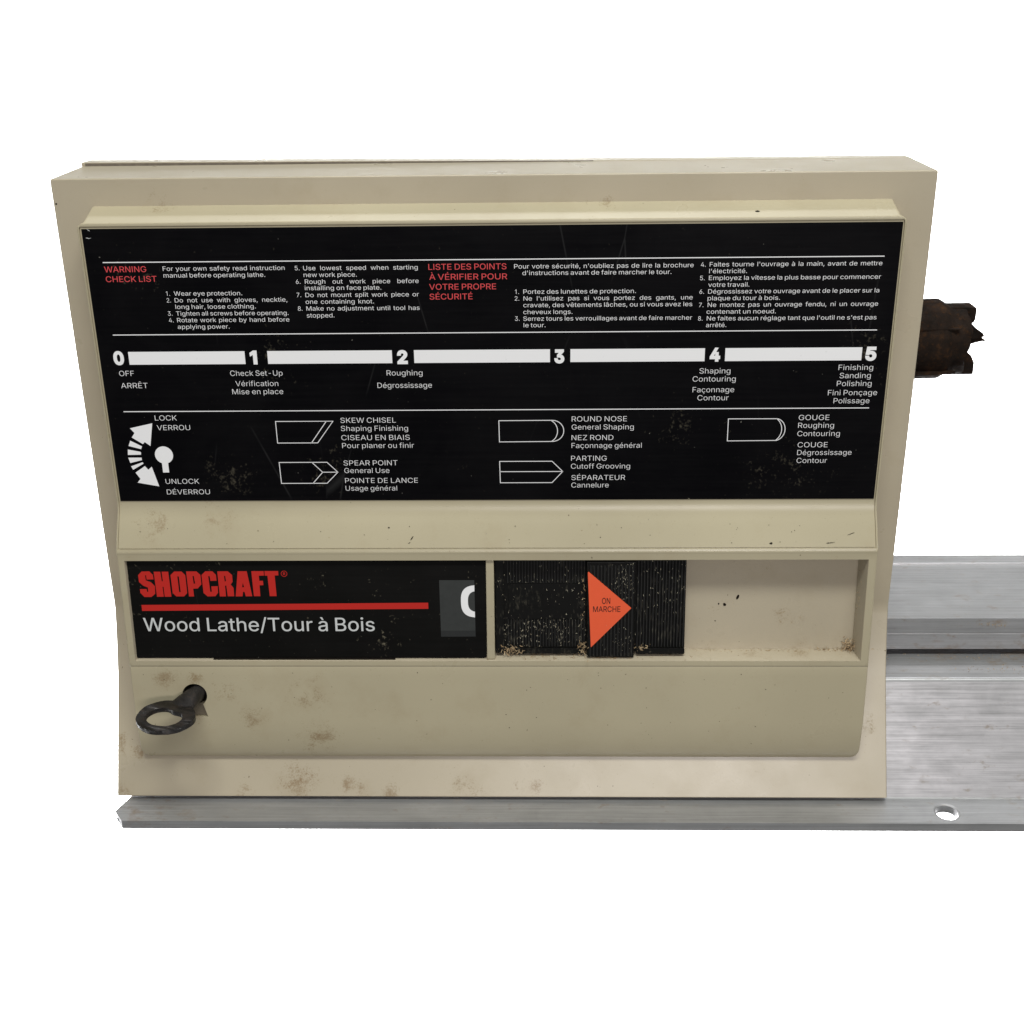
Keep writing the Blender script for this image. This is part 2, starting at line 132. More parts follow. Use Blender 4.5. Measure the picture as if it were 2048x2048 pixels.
 'é': [404,[[212,-8,177,-5,145,3,117,16,92,35,72,58,56,85,44,116,37,150,34,187,36,224,44,258,55,290,71,317,91,340,115,359,142,373,172,382,205,384,226,383,246,380,266,374,285,366,303,355,319,341,334,324,347,305,357,282,365,256,370,227,371,194,371,169,75,169,75,221,338,221,310,202,308,226,304,248,298,269,283,294,263,314,237,326,205,330,183,328,164,323,146,313,125,294,109,270,99,241,96,211,96,178,98,151,102,127,110,106,121,88,135,73,151,61,169,53,190,48,212,46,234,48,254,53,271,61,285,73,297,88,306,105,365,91,353,63,335,39,320,26,302,14,283,4,261,-3,237,-7],[177,429,225,529,293,529,227,429]]],
 'ê': [404,[[212,-8,177,-5,145,3,117,16,92,35,72,58,56,85,44,116,37,150,34,187,36,224,44,258,55,290,71,317,91,340,115,359,142,373,172,382,205,384,226,383,246,380,266,374,285,366,303,355,319,341,334,324,347,305,357,282,365,256,370,227,371,194,371,169,75,169,75,221,338,221,310,202,308,226,304,248,298,269,283,294,263,314,237,326,205,330,183,328,164,323,146,313,125,294,109,270,99,241,96,211,96,178,98,151,102,127,110,106,121,88,135,73,151,61,169,53,190,48,212,46,234,48,254,53,271,61,285,73,297,88,306,105,365,91,353,63,335,39,320,26,302,14,283,4,261,-3,237,-7],[155,435,95,435,95,438,175,529,233,529,313,438,313,435,252,435,204,495]]],
}
CAP = 509
LABEL_TEXT = [
('WARNING', 59.4, 107.6, -99.9, 1) ,
('CHECK LIST', 59.6, 118.5, -111.1, 1) ,
('For your own safety read instruction', 126.5, 266.7, -98.8, 0) ,
('manual before operating lathe.', 126.4, 243.7, -106.5, 0) ,
('1.', 126.9, 132.0, -127.5, 0) ,
('Wear eye protection.', 135.9, 214.8, -127.5, 0) ,
('2.', 126.7, 132.1, -135.3, 0) ,
('Do not use with gloves, necktie,', 135.9, 266.7, -135.3, 0) ,
('long hair, loose clothing.', 135.9, 229.5, -142.9, 0) ,
('3.', 126.1, 131.9, -150.7, 0) ,
('Tighten all screws before operating.', 135.7, 266.5, -150.8, 0) ,
('4.', 126.4, 132.2, -158.6, 0) ,
('Rotate work piece by hand before', 136.0, 267.0, -158.6, 0) ,
('applying power.', 135.8, 196.6, -166.4, 0) ,
('5.', 277.5, 283.5, -99.3, 0) ,
('Use lowest speed when starting', 287.1, 418.2, -99.4, 0) ,
('new work piece.', 287.0, 348.3, -107.1, 0) ,
('6.', 277.5, 283.4, -114.8, 0) ,
('Rough out work piece before', 287.8, 418.4, -114.9, 0) ,
('installing on face plate.', 287.1, 375.3, -122.2, 0) ,
('7.', 277.2, 282.9, -130.2, 0) ,
('Do not mount split work piece or', 287.2, 417.8, -130.3, 0) ,
('one containing knot.', 286.9, 365.9, -138.1, 0) ,
('8.', 277.4, 283.1, -146.0, 0) ,
('Make no adjustment until tool has', 287.2, 418.2, -146.0, 0) ,
('stopped.', 287.0, 319.4, -154.1, 0) ,
('LISTE DES POINTS', 429.5, 518.7, -100.0, 1) ,
('À VÉRIFIER POUR', 430.1, 518.5, -111.4, 1) ,
('VOTRE PROPRE', 429.6, 506.0, -122.8, 1) ,
('SÉCURITÉ', 429.6, 479.2, -134.1, 1) ,
("Pour votre sécurité, n'oubliez pas de lire la brochure", 526.6, 729.4, -99.4, 0) ,
("d'instructions avant de faire marcher le tour.", 535.9, 704.7, -106.9, 0) ,
('1.', 527.3, 532.6, -128.4, 0) ,
('Portez des lunettes de protection.', 536.7, 665.4, -128.4, 0) ,
('2.', 526.9, 532.6, -136.1, 0) ,
("Ne l'utilisez pas si vous portez des gants, une", 536.8, 729.9, -136.2, 0) ,
('cravate, des vêtements lâches, ou si vous avez les', 536.6, 729.5, -143.9, 0) ,
('cheveux longs.', 536.5, 593.2, -151.9, 0) ,
('3.', 526.8, 532.7, -159.6, 0) ,
('Serrez tours les verrouillages avant de faire marcher', 536.4, 729.7, -159.7, 0) ,
('le tour.', 536.7, 562.6, -167.3, 0) ,
('4.', 736.9, 742.8, -99.0, 0) ,
("Faites tourne l'ouvrage à la main, avant de mettre", 746.8, 940.3, -98.9, 0) ,
("l'électricité.", 746.6, 789.7, -106.5, 0) ,
('5.', 736.7, 742.4, -114.3, 0) ,
('Employez la vitesse la plus basse pour commencer', 746.6, 940.1, -114.2, 0) ,
('votre travail.', 746.3, 792.9, -122.0, 0) ,
('6.', 736.7, 742.5, -129.8, 0) ,
('Dégrossissez votre ouvrage avant de le placer sur la', 746.5, 940.1, -129.7, 0) ,
('plaque du tour à bois.', 746.3, 828.9, -137.4, 0) ,
('7.', 736.8, 742.5, -145.2, 0) ,
('Ne montez pas un ouvrage fendu, ni un ouvrage', 746.7, 940.1, -145.1, 0) ,
('contenant un noeud.', 745.8, 825.1, -153.0, 0) ,
('8.', 736.5, 742.1, -160.9, 0) ,
("Ne faites aucun réglage tant que l'outil ne s'est pas", 746.4, 939.9, -160.8, 0) ,
('arrêté.', 745.9, 769.5, -168.6, 0) ,
('OFF', 59.7, 77.9, -222.8, 2) ,
('ARRÊT', 59.9, 91.9, -237.7, 2) ,
('Check Set-Up', 191.2, 253.6, -223.3, 2) ,
('Vérification', 196.3, 247.4, -236.0, 2) ,
('Mise en place', 191.5, 252.8, -245.9, 2) ,
('Roughing', 375.6, 418.8, -224.0, 2) ,
('Dégrossissage', 364.0, 429.0, -239.1, 2) ,
('Shaping', 740.8, 777.5, -223.8, 2) ,
('Contouring', 733.3, 784.2, -233.5, 2) ,
('Façonnage', 733.8, 783.1, -246.6, 2) ,
('Contour', 739.9, 776.6, -256.5, 2) ,
('Finishing', 901.4, 942.3, -220.6, 2) ,
('Sanding', 903.5, 940.2, -230.4, 2) ,
('Polishing', 901.1, 942.4, -240.0, 2) ,
('Fini Ponçage', 891.7, 949.6, -251.1, 2) ,
('Polissage', 899.1, 941.6, -261.0, 2) ,
('LOCK', 95.1, 122.2, -278.1, 2) ,
('VERROU', 96.2, 136.9, -290.3, 2) ,
('UNLOCK', 98.3, 140.1, -359.4, 2) ,
('DÉVERROU', 98.2, 152.5, -373.3, 2) ,
('SKEW CHISEL', 317.4, 384.1, -282.2, 2) ,
('Shaping Finishing', 317.3, 398.4, -292.4, 2) ,
('CISEAU EN BIAIS', 317.1, 399.8, -304.0, 2) ,
('Pour planer ou finir', 317.4, 404.4, -314.1, 2) ,
('SPEAR POINT', 317.6, 383.5, -336.4, 2) ,
('General Use', 317.9, 373.2, -346.2, 2) ,
('POINTE DE LANCE', 318.0, 407.7, -359.2, 2) ,
('Usage général', 318.0, 381.9, -369.2, 2) ,
('ROUND NOSE', 592.6, 658.9, -281.9, 2) ,
('General Shaping', 592.6, 667.0, -292.0, 2) ,
('NEZ ROND', 592.5, 643.2, -305.3, 2) ,
('Façonnage général', 592.6, 677.2, -315.3, 2) ,
('PARTING', 592.1, 635.7, -331.6, 2) ,
('Cutoff Grooving', 592.0, 663.8, -341.7, 2) ,
('SÉPARATEUR', 592.6, 657.8, -356.4, 2) ,
('Cannelure', 592.6, 638.3, -366.1, 2) ,
('GOUGE', 860.1, 896.7, -281.5, 2) ,
('Roughing', 860.1, 903.3, -291.2, 2) ,
('Contouring', 859.9, 910.8, -301.5, 2) ,
('COUGE', 861.3, 897.5, -315.6, 2) ,
('Dégrossissage', 861.5, 926.7, -325.4, 2) ,
('Contour', 861.5, 897.9, -335.5, 2) ,
('0', 55.6, 67.9, -208.1, 3) ,
('1', 216.5, 224.7, -208.3, 3) ,
('2', 389.1, 401.1, -209.0, 3) ,
('3', 572.1, 583.7, -209.2, 3) ,
('4', 751.9, 764.0, -208.3, 3) ,
('5', 931.1, 943.4, -208.4, 3) ,
]

# ------------------------------------------------------------------ materials
class NT:
    def __init__(s, name):
        s.m = bpy.data.materials.new(name)
        s.m.use_nodes = True
        s.t = s.m.node_tree
        s.b = s.t.nodes["Principled BSDF"]
        s.tc = s.t.nodes.new('ShaderNodeTexCoord').outputs['Object']

    def n(s, typ, **kw):
        nd = s.t.nodes.new(typ)
        for k, v in kw.items():
            if k == 'ins':
                for kk, vv in v.items():
                    s.put(nd.inputs[kk], vv)
            else:
                setattr(nd, k, v)
        return nd

    def put(s, sock, v):
        if isinstance(v, bpy.types.NodeSocket):
            s.t.links.new(v, sock)
        else:
            sock.default_value = v

    def math(s, op, a, b=0.0, clamp=False):
        nd = s.n('ShaderNodeMath', operation=op, use_clamp=clamp)
        s.put(nd.inputs[0], a)
        s.put(nd.inputs[1], b)
        return nd.outputs[0]

    def noise(s, scale, detail=4, rough=0.55, stretch=None, dim=None, dist=0.0):
        v = s.tc
        if stretch:
            mp = s.n('ShaderNodeMapping')
            s.put(mp.inputs['Vector'], v)
            mp.inputs['Scale'].default_value = stretch
            v = mp.outputs[0]
        nd = s.n('ShaderNodeTexNoise')
        s.put(nd.inputs['Vector'], v)
        nd.inputs['Scale'].default_value = scale
        nd.inputs['Detail'].default_value = detail
        nd.inputs['Roughness'].default_value = rough
        nd.inputs['Distortion'].default_value = dist
        return nd.outputs[0]

    def ramp(s, v, lo, hi, a=0.0, b=1.0):
        nd = s.n('ShaderNodeMapRange', clamp=True)
        s.put(nd.inputs[0], v)
        nd.inputs[1].default_value = lo
        nd.inputs[2].default_value = hi
        nd.inputs[3].default_value = a
        nd.inputs[4].default_value = b
        return nd.outputs[0]

    def mix(s, f, a, b):
        nd = s.n('ShaderNodeMix', data_type='RGBA')
        s.put(nd.inputs[0], f)
        for i, v in ((6, a), (7, b)):
            s.put(nd.inputs[i], v if isinstance(v, bpy.types.NodeSocket) else (*v, 1))
        return nd.outputs[2]

    def spots(s, pts):
        """soft blobs at given places: 1 in the middle, 0 outside the radius"""
        acc = None
        for x, y, z, r in pts:
            vm = s.n('ShaderNodeVectorMath', operation='DISTANCE')
            s.put(vm.inputs[0], s.tc)
            vm.inputs[1].default_value = (x * U, y * U, z * U)
            k = s.ramp(vm.outputs['Value'], 0, r * U, 1, 0)
            acc = k if acc is None else s.math('MAXIMUM', acc, k)
        return acc

    def bump(s, h, strength, dist):
        nd = s.n('ShaderNodeBump')
        nd.inputs['Strength'].default_value = strength
        nd.inputs['Distance'].default_value = dist
        s.put(nd.inputs['Height'], h)
        s.put(s.b.inputs['Normal'], nd.outputs[0])


def paint_material(name, ca, cb):
    s = NT(name)
    soft = s.noise(14, 3, 0.5)
    col = s.mix(s.ramp(soft, 0.35, 0.65), ca, cb)
    pts = [(0.156, -0.04, -0.401, 0.034), (0.082, -0.045, -0.409, 0.036), (0.273, -0.078, -0.693, 0.04),
           (0.188, -0.076, -0.668, 0.03), (0.255, -0.073, -0.629, 0.038), (0.15, -0.073, -0.625, 0.03),
           (0.078, -0.072, -0.606, 0.024), (0.238, -0.075, -0.76, 0.045), (0.455, -0.088, -0.766, 0.026),
           (0.32, -0.088, -0.766, 0.02), (0.008, -0.065, -0.713, 0.018), (0.025, -0.06, -0.72, 0.016),
           (0.623, -0.010, -0.036, 0.03), (0.123, -0.005, -0.032, 0.03),
           (0.748, -0.04, -0.467, 0.016), (0.003, -0.088, -0.771, 0.022), 
           (0.938, -0.04, -0.583, 0.026), (0.882, -0.045, -0.583, 0.026), (0.819, -0.045, -0.585, 0.026),
           (0.76, -0.045, -0.585, 0.026), (0.55, -0.055, -0.585, 0.03), (0.64, -0.055, -0.585, 0.03),
           (0.782, -0.04, -0.518, 0.018), (0.12, -0.075, -0.66, 0.02), (0.98, -0.05, -0.69, 0.022),
           (0.965, -0.04, -0.65, 0.02)]
    dense = [(0.010, -0.063, -0.716, 0.022), (0.029, -0.066, -0.724, 0.014), (0.004, -0.060, -0.706, 0.014), (0.115, -0.073, -0.605, 0.020), (0.145, -0.074, -0.630, 0.014), (0.30, -0.083, -0.762, 0.02), (0.24, -0.083, -0.757, 0.03), (0.36, -0.0885, -0.772, 0.02), (0.17, -0.0885, -0.773, 0.02), (0.47, -0.0885, -0.772, 0.02),(0.55, -0.086, -0.761, 0.017), (0.52, -0.086, -0.764, 0.016), (0.858, -0.04, -0.537, 0.018),
             (0.875, -0.04, -0.541, 0.013), (0.27, -0.078, -0.69, 0.014), (0.255, -0.078, -0.705, 0.012)]
    reg = s.math('MULTIPLY', s.spots(pts), s.ramp(s.noise(95, 4, 0.65, dist=0.8), 0.36, 0.62))
    fine = s.noise(1500, 4, 0.75)
    mid = s.noise(220, 4, 0.6, dist=0.6)
    v = s.math('ADD', s.math('MULTIPLY', reg, 0.30), s.math('ADD', s.math('MULTIPLY', fine, 0.7), s.math('MULTIPLY', mid, 0.3)))
    dirt = s.math('MULTIPLY', s.ramp(v, 0.62, 0.78), 0.6)
    rg2 = s.math('MULTIPLY', s.spots(dense), s.ramp(s.noise(75, 6, 0.75, dist=1.6), 0.38, 0.58))
    v2 = s.math('ADD', s.math('MULTIPLY', rg2, 0.34), s.math('ADD', s.math('MULTIPLY', fine, 0.7), s.math('MULTIPLY', mid, 0.3)))
    dirt2 = s.math('MULTIPLY', s.ramp(v2, 0.60, 0.80), 0.7)
    # faint wide soiling
    wide = s.math('MULTIPLY', s.ramp(s.math('ADD', s.math('MULTIPLY', reg, 0.3), s.noise(60, 5, 0.65)), 0.55, 0.95), 0.4)
    # stray specks everywhere
    sp = s.math('MULTIPLY', s.ramp(s.noise(620, 1, 0.4), 0.80, 0.83), 0.75)
    col = s.mix(wide, col, (0.33, 0.255, 0.155))
    col = s.mix(dirt, col, (0.215, 0.140, 0.068))
    col = s.mix(dirt2, col, (0.225, 0.145, 0.068))
    col = s.mix(sp, col, (0.10, 0.07, 0.045))
    s.put(s.b.inputs['Base Color'], col)
    s.put(s.b.inputs['Roughness'], s.ramp(s.math('ADD', dirt, s.math('MULTIPLY', s.noise(40, 4, 0.6), 0.35)), 0.1, 0.9, 0.26, 0.65))
    s.b.inputs['Specular IOR Level'].default_value = 0.45
    s.bump(s.math('ADD', s.noise(1300, 2, 0.5), s.math('MULTIPLY', s.noise(60, 2, 0.5), 0.8)), 0.25, 0.00006)
    return s.m


def black_label_material(name, base, dust_amt, pts):
    s = NT(name)
    streak = s.noise(30, 5, 0.7, stretch=(1.0, 1.0, 30.0))
    cloud = s.noise(22, 5, 0.65, dist=0.5)
    fine = s.noise(950, 2, 0.55)
    reg = s.math('MULTIPLY', s.spots(pts), s.ramp(s.noise(110, 5, 0.7, dist=0.8), 0.40, 0.66))
    v = s.math('ADD', s.math('MULTIPLY', reg, 0.30), s.math('ADD', s.math('MULTIPLY', fine, 0.55), s.math('MULTIPLY', s.noise(300, 4, 0.7), 0.45)))
    dust = s.math('MULTIPLY', s.ramp(v, 0.64, 0.86), dust_amt)
    speck = s.math('MULTIPLY', s.ramp(s.noise(700, 1, 0.3), 0.82, 0.85), 0.28)
    film = s.math('MULTIPLY', s.ramp(s.math('ADD', s.math('MULTIPLY', cloud, 0.8), s.math('MULTIPLY', streak, 0.25)), 0.42, 0.85), 0.010)
    vor = s.n('ShaderNodeTexVoronoi', feature='DISTANCE_TO_EDGE')
    mp = s.n('ShaderNodeMapping')
    mp.inputs['Rotation'].default_value = (0, 0.6, 0)
    mp.inputs['Scale'].default_value = (1, 1, 0.22)
    s.put(mp.inputs['Vector'], s.tc)
    s.put(vor.inputs['Vector'], mp.outputs[0])
    vor.inputs['Scale'].default_value = 26
    scr = s.math('MULTIPLY', s.ramp(vor.outputs['Distance'], 0.0, 0.006, 1, 0), s.ramp(s.noise(30, 2), 0.56, 0.66, 0, 0.03))
    col = s.mix(film, base, (0.45, 0.42, 0.42))
    col = s.mix(scr, col, (0.5, 0.5, 0.5))
    col = s.mix(dust, col, (0.33, 0.29, 0.21))
    col = s.mix(speck, col, (0.5, 0.48, 0.42))
    s.put(s.b.inputs['Base Color'], col)
    s.put(s.b.inputs['Roughness'], s.ramp(streak, 0.3, 0.7, 0.28, 0.42))
    s.b.inputs['Specular IOR Level'].default_value = 0.055
    s.bump(streak, 0.12, 0.00004)
    return s.m


def flat_material(name, col, rough=0.5, spec=0.3, var=0.12, scale=300):
    s = NT(name)
    d = tuple(c * (1 - var) for c in col)
    s.put(s.b.inputs['Base Color'], s.mix(s.noise(scale, 4, 0.6), d, tuple(min(1, c * (1 + var * 0.6)) for c in col)))
    s.b.inputs['Roughness'].default_value = rough
    s.b.inputs['Specular IOR Level'].default_value = spec
    return s.m


def ink_material(name, col, wear=0.5):
    s = NT(name)
    w = s.math('MULTIPLY', s.ramp(s.noise(700, 2, 0.5), 0.70, 0.80), wear)
    s.put(s.b.inputs['Base Color'], s.mix(w, col, tuple(c * 0.3 for c in col)))
    s.b.inputs['Roughness'].default_value = 0.5
    s.b.inputs['Specular IOR Level'].default_value = 0.2
    return s.m


def aluminium_material():
    s = NT("brushed_aluminium")
    st = s.noise(9, 7, 0.8, stretch=(0.8, 55.0, 55.0))
    fin = s.noise(60, 3, 0.6, stretch=(0.5, 26.0, 26.0))
    bl = s.noise(30, 5, 0.7, stretch=(1.0, 1.6, 1.6), dist=0.6)
    sm = s.noise(330, 3, 0.6, stretch=(0.55, 1.0, 1.0))
    k = s.math('ADD', s.math('MULTIPLY', st, 0.5), s.math('ADD', s.math('MULTIPLY', fin, 0.25), s.math('MULTIPLY', bl, 0.25)))
    col = s.mix(s.ramp(k, 0.36, 0.64), (0.25, 0.25, 0.256), (0.45, 0.446, 0.465))
    spotted = s.math('MULTIPLY', s.ramp(s.math('ADD', s.math('MULTIPLY', sm, 0.65), s.math('MULTIPLY', bl, 0.35)), 0.57, 0.70), 0.5)
    col = s.mix(spotted, col, (0.24, 0.205, 0.17))
    mott = s.noise(150, 5, 0.7, stretch=(0.6, 1.0, 1.0))
    pts = [(1.09, 0.045, -0.64, 0.05), (1.2, 0.05, -0.64, 0.05), (1.16, 0.03, -0.64, 0.03), (1.16, 0.04, -0.592, 0.02),
           (1.05, -0.06, -0.64, 0.02), (0.06, -0.11, -0.78, 0.05), (0.1, -0.12, -0.78, 0.03), (0.03, -0.12, -0.78, 0.03),
           (1.13, 0.1, -0.583, 0.02), (1.16, 0.07, -0.583, 0.012), (1.08, 0.2, -0.58, 0.012)]
    v = s.math('ADD', s.math('MULTIPLY', s.spots(pts), 0.20), s.math('ADD', s.math('MULTIPLY', sm, 0.55), s.math('MULTIPLY', mott, 0.45)))
    dirt = s.math('MULTIPLY', s.ramp(v, 0.60, 0.76), 0.7)
    col = s.mix(dirt, col, (0.19, 0.14, 0.10))
    s.put(s.b.inputs['Base Color'], col)
    s.put(s.b.inputs['Metallic'], s.ramp(s.math('ADD', dirt, spotted), 0, 1, 0.5, 0.0))
    s.put(s.b.inputs['Roughness'], s.ramp(s.math('ADD', s.math('MULTIPLY', k, 0.6), s.math('MULTIPLY', mott, 0.4)), 0.38, 0.62, 0.48, 0.33))
    s.bump(s.math('ADD', s.math('MULTIPLY', fin, 1.0), s.math('MULTIPLY', sm, 0.3)), 0.16, 0.0001)
    return s.m


def steel_material(name, a, b, rust, metal=0.5, rough=0.55):
    s = NT(name)
    n1 = s.noise(120, 6, 0.7)
    n2 = s.noise(500, 4, 0.7)
    col = s.mix(s.ramp(n1, 0.35, 0.65), a, b)
    col = s.mix(s.ramp(s.math('ADD', s.math('MULTIPLY', n1, 0.5), s.math('MULTIPLY', n2, 0.5)), 0.52, 0.66, 0, 0.8), col, rust)
    s.put(s.b.inputs['Base Color'], col)
    s.b.inputs['Metallic'].default_value = metal
    s.put(s.b.inputs['Roughness'], s.ramp(n2, 0.3, 0.7, rough - 0.12, rough + 0.2))
    s.bump(s.math('ADD', n1, s.math('MULTIPLY', n2, 0.7)), 0.6, 0.0004)
    return s.m


def ribbed_plastic_material(name, base, amt):
    s = NT(name)
    fine = s.noise(900, 3, 0.65, stretch=(1.0, 1.0, 0.30))
    cl = s.noise(70, 4, 0.6)
    d = s.math('MULTIPLY', s.ramp(s.math('ADD', s.math('MULTIPLY', fine, 0.6), s.math('MULTIPLY', cl, 0.4)), 0.55, 0.71), amt)
    s.put(s.b.inputs['Base Color'], s.mix(d, base, (0.26, 0.235, 0.18)))
    s.b.inputs['Roughness'].default_value = 0.45
    s.b.inputs['Specular IOR Level'].default_value = 0.16
    s.bump(fine, 0.4, 0.0001)
    return s.m


def dust_material(name, a, b):
    s = NT(name)
    s.put(s.b.inputs['Base Color'], s.mix(s.ramp(s.noise(420, 2, 0.5), 0.35, 0.65), a, b))
    s.b.inputs['Roughness'].default_value = 0.85
    s.b.inputs['Specular IOR Level'].default_value = 0.1
    return s.m


M_PAINT = paint_material("beige_shell_paint", (0.420, 0.362, 0.272), (0.462, 0.400, 0.303))
M_MOULD = paint_material("yellowish_beige_moulding", (0.414, 0.363, 0.254), (0.455, 0.400, 0.281))
M_LABEL = black_label_material("black_label", (0.0022, 0.0020, 0.0028), 0.20,
                               [(0.18, -0.03, -0.35, 0.05), (0.29, -0.03, -0.35, 0.04), (0.85, -0.03, -0.35, 0.07),
                                (0.71, -0.03, -0.29, 0.04), (0.93, -0.03, -0.20, 0.05), (0.10, -0.03, -0.10, 0.04),
                                (0.25, -0.03, -0.20, 0.05), (0.31, -0.03, -0.33, 0.03)])
M_BRAND = black_label_material("black_name_plate", (0.0055, 0.0052, 0.0050), 0.65,
                               [(0.36, -0.055, -0.565, 0.03), (0.33, -0.055, -0.56, 0.02), (0.05, -0.05, -0.52, 0.02),
                                (0.05, -0.05, -0.48, 0.02), (0.05, -0.05, -0.46, 0.02), (0.10, -0.05, -0.456, 0.02), (0.15, -0.05, -0.456, 0.02),
                                (0.13, -0.05, -0.58, 0.02), (0.37, -0.05, -0.53, 0.02), (0.28, -0.05, -0.48, 0.02),
                                (0.35, -0.05, -0.49, 0.02), (0.47, -0.05, -0.47, 0.02), (0.48, -0.05, -0.51, 0.015),
                                (0.06, -0.05, -0.575, 0.02)])
M_WHITE = ink_material("white_ink", (0.88, 0.87, 0.90), 0.15)
M_SILVER = ink_material("silver_ink", (0.60, 0.61, 0.62), 0.3)
M_PINK = ink_material("red_ink", (0.68, 0.075, 0.085), 0.25)
M_RED = ink_material("red_brand_ink", (0.50, 0.020, 0.015), 0.2)
M_DARKINK = flat_material("dark_ink", (0.035, 0.008, 0.006))
M_ORANGE = flat_material("orange_sticker", (0.82, 0.112, 0.042), 0.5, 0.25, 0.05)
M_GREY = flat_material("grey_window", (0.040, 0.042, 0.042), 0.3, 0.35, 0.25)
M_GREY2 = flat_material("dark_grey_window_strip", (0.024, 0.025, 0.026), 0.4, 0.3, 0.2)
M_ALU = aluminium_material()
M_SPUR = steel_material("rusty_dark_steel", (0.007, 0.005, 0.004), (0.021, 0.0115, 0.0075), (0.055, 0.026, 0.011), 0.0, 0.8)
M_SPUR.node_tree.nodes["Principled BSDF"].inputs["Specular IOR Level"].default_value = 0.12
M_KEY = steel_material("blackened_steel", (0.020, 0.018, 0.018), (0.045, 0.041, 0.042), (0.075, 0.052, 0.040), 0.55, 0.45)
M_BLACK = ribbed_plastic_material("black_plastic", (0.0040, 0.0038, 0.0036), 0.22)
M_KNOB = ribbed_plastic_material("worn_black_plastic", (0.017, 0.0165, 0.0165), 0.36)
M_BORE = flat_material("worn_grey_bore", (0.17, 0.145, 0.115), 0.6, 0.3, 0.5, 500)
M_FLAP = flat_material("grubby_beige_flap", (0.17, 0.14, 0.10), 0.6, 0.3, 0.5, 400)
M_HOLE = flat_material("dark_cavity", (0.012, 0.009, 0.007), 0.8, 0.1)
M_SAW = dust_material("sawdust", (0.26, 0.17, 0.095), (0.46, 0.35, 0.22))
M_FLECK = dust_material("pale_flecks", (0.30, 0.26, 0.19), (0.52, 0.48, 0.38))
M_BACK = flat_material("white_paper", (0.92, 0.92, 0.92), 0.9, 0.0, 0.0)

# ------------------------------------------------------------------ mesh helpers


def mesh_obj(name, verts, faces, mat, parent=None, smooth=35, uscale=True):
    me = bpy.data.meshes.new(name)
    k = U if uscale else 1.0
    me.from_pydata([(v[0] * k, v[1] * k, v[2] * k) for v in verts], [], faces)
    me.validate()
    me.update()
    if mat:
        me.materials.append(mat)
    o = bpy.data.objects.new(name, me)
    COL.objects.link(o)
    if smooth:
        bm = bmesh.new()
        bm.from_mesh(me)
        bmesh.ops.remove_doubles(bm, verts=bm.verts, dist=1e-6)
        bmesh.ops.recalc_face_normals(bm, faces=bm.faces)
        bm.to_mesh(me)
        bm.free()
        for p in me.polygons:
            p.use_smooth = True
        me.set_sharp_from_angle(angle=math.radians(smooth))
    place(o, parent)
    return o


BASE = {}


def place(o, parent):
    """mesh coordinates are absolute; shift the object so it sits right under its parent"""
    if parent is None:
        o.location = (0, 0, Z0)
        BASE[o.name] = Vector((0, 0, 0))
    else:
        o.parent = parent
        o.location = -BASE[parent.name] if parent.type == 'EMPTY' else (0, 0, 0)
        BASE[o.name] = Vector((0, 0, 0))


def thing(name, base, label, cat, group=None):
    o = bpy.data.objects.new(name, None)
    COL.objects.link(o)
    b = Vector(base) * U
    o.location = b + Vector((0, 0, Z0))
    BASE[o.name] = b
    o.empty_display_size = 0.02
    tag(o, label, cat, group)
    return o


def tag(o, label=None, cat=None, group=None, kind=None):
    if label:
        o["label"] = label
    if cat:
        o["category"] = cat
    if group:
        o["group"] = group
    if kind:
        o["kind"] = kind
    return o


def bevel(o, w, seg=3, ang=35):
    """bevel the sharp edges once and for all"""
    md = o.modifiers.new("b", 'BEVEL')
    md.width = w * U
    md.segments = seg
    md.limit_method = 'ANGLE'
    md.angle_limit = math.radians(ang)
    bake(o)
    return o


def weigh(o):
    """face-weighted normals: flat faces stay flat beside their rounded edges"""
    md = o.modifiers.new("w", 'WEIGHTED_NORMAL')
    md.keep_sharp = True
    md.weight = 60
    dg = bpy.context.evaluated_depsgraph_get()
    me = bpy.data.meshes.new_from_object(o.evaluated_get(dg))
    o.modifiers.clear()
    old = o.data
    o.data = me
    bpy.data.meshes.remove(old)


def bake(o, smooth=35):
    dg = bpy.context.evaluated_depsgraph_get()
    me = bpy.data.meshes.new_from_object(o.evaluated_get(dg))
    o.modifiers.clear()
    old = o.data
    o.data = me
    me.name = old.name
    bpy.data.meshes.remove(old)
    for p in me.polygons:
        p.use_smooth = True
    me.set_sharp_from_angle(angle=math.radians(smooth))
    weigh(o)


def extrude_x(prof, x0, x1, xfun=None):
    """closed y-z profile pushed along x"""
    n = len(prof)
    f0 = xfun or (lambda y, z: x0)
    vs = [(f0(y, z), y, z) for y, z in prof] + [(x1, y, z) for y, z in prof]
    fs = [(i, (i + 1) % n, n + (i + 1) % n, n + i) for i in range(n)]
    t = tessellate_polygon([[Vector((y, z, 0)) for y, z in prof]])
    fs += [tuple(a) for a in t] + [tuple(n + k for k in reversed(a)) for a in t]
    return vs, fs


# oblique panel frames: x along the machine, s down the slope, e = height out of the slope
class Plane:
    def __init__(s, p, q):
        """p, q = (y, z) of an upper and a lower point of the plane"""
        s.p = Vector((0, p[0], p[1]))
        s.d = (Vector((0, q[0], q[1])) - s.p)
        s.n = Vector((0, s.d.z, -s.d.y)).normalized()   # out towards the viewer
        if s.n.y > 0:
            s.n = -s.n

    def at(s, x, z, e=0.0):
        """point of the plane at world height z, moved e outwards"""
        t = (z - s.p.z) / s.d.z
        v = s.p + s.d * t
        return (x, v.y + s.n.y * e, v.z + s.n.z * e)


LABEL = Plane((-0.0322, 0.0), (-0.0322, -1.0))
BAND = Plane((-0.0586, -0.4415), (-0.0715, -0.593))
LOW = Plane((-0.0715, -0.593), (-0.0807, -0.701))


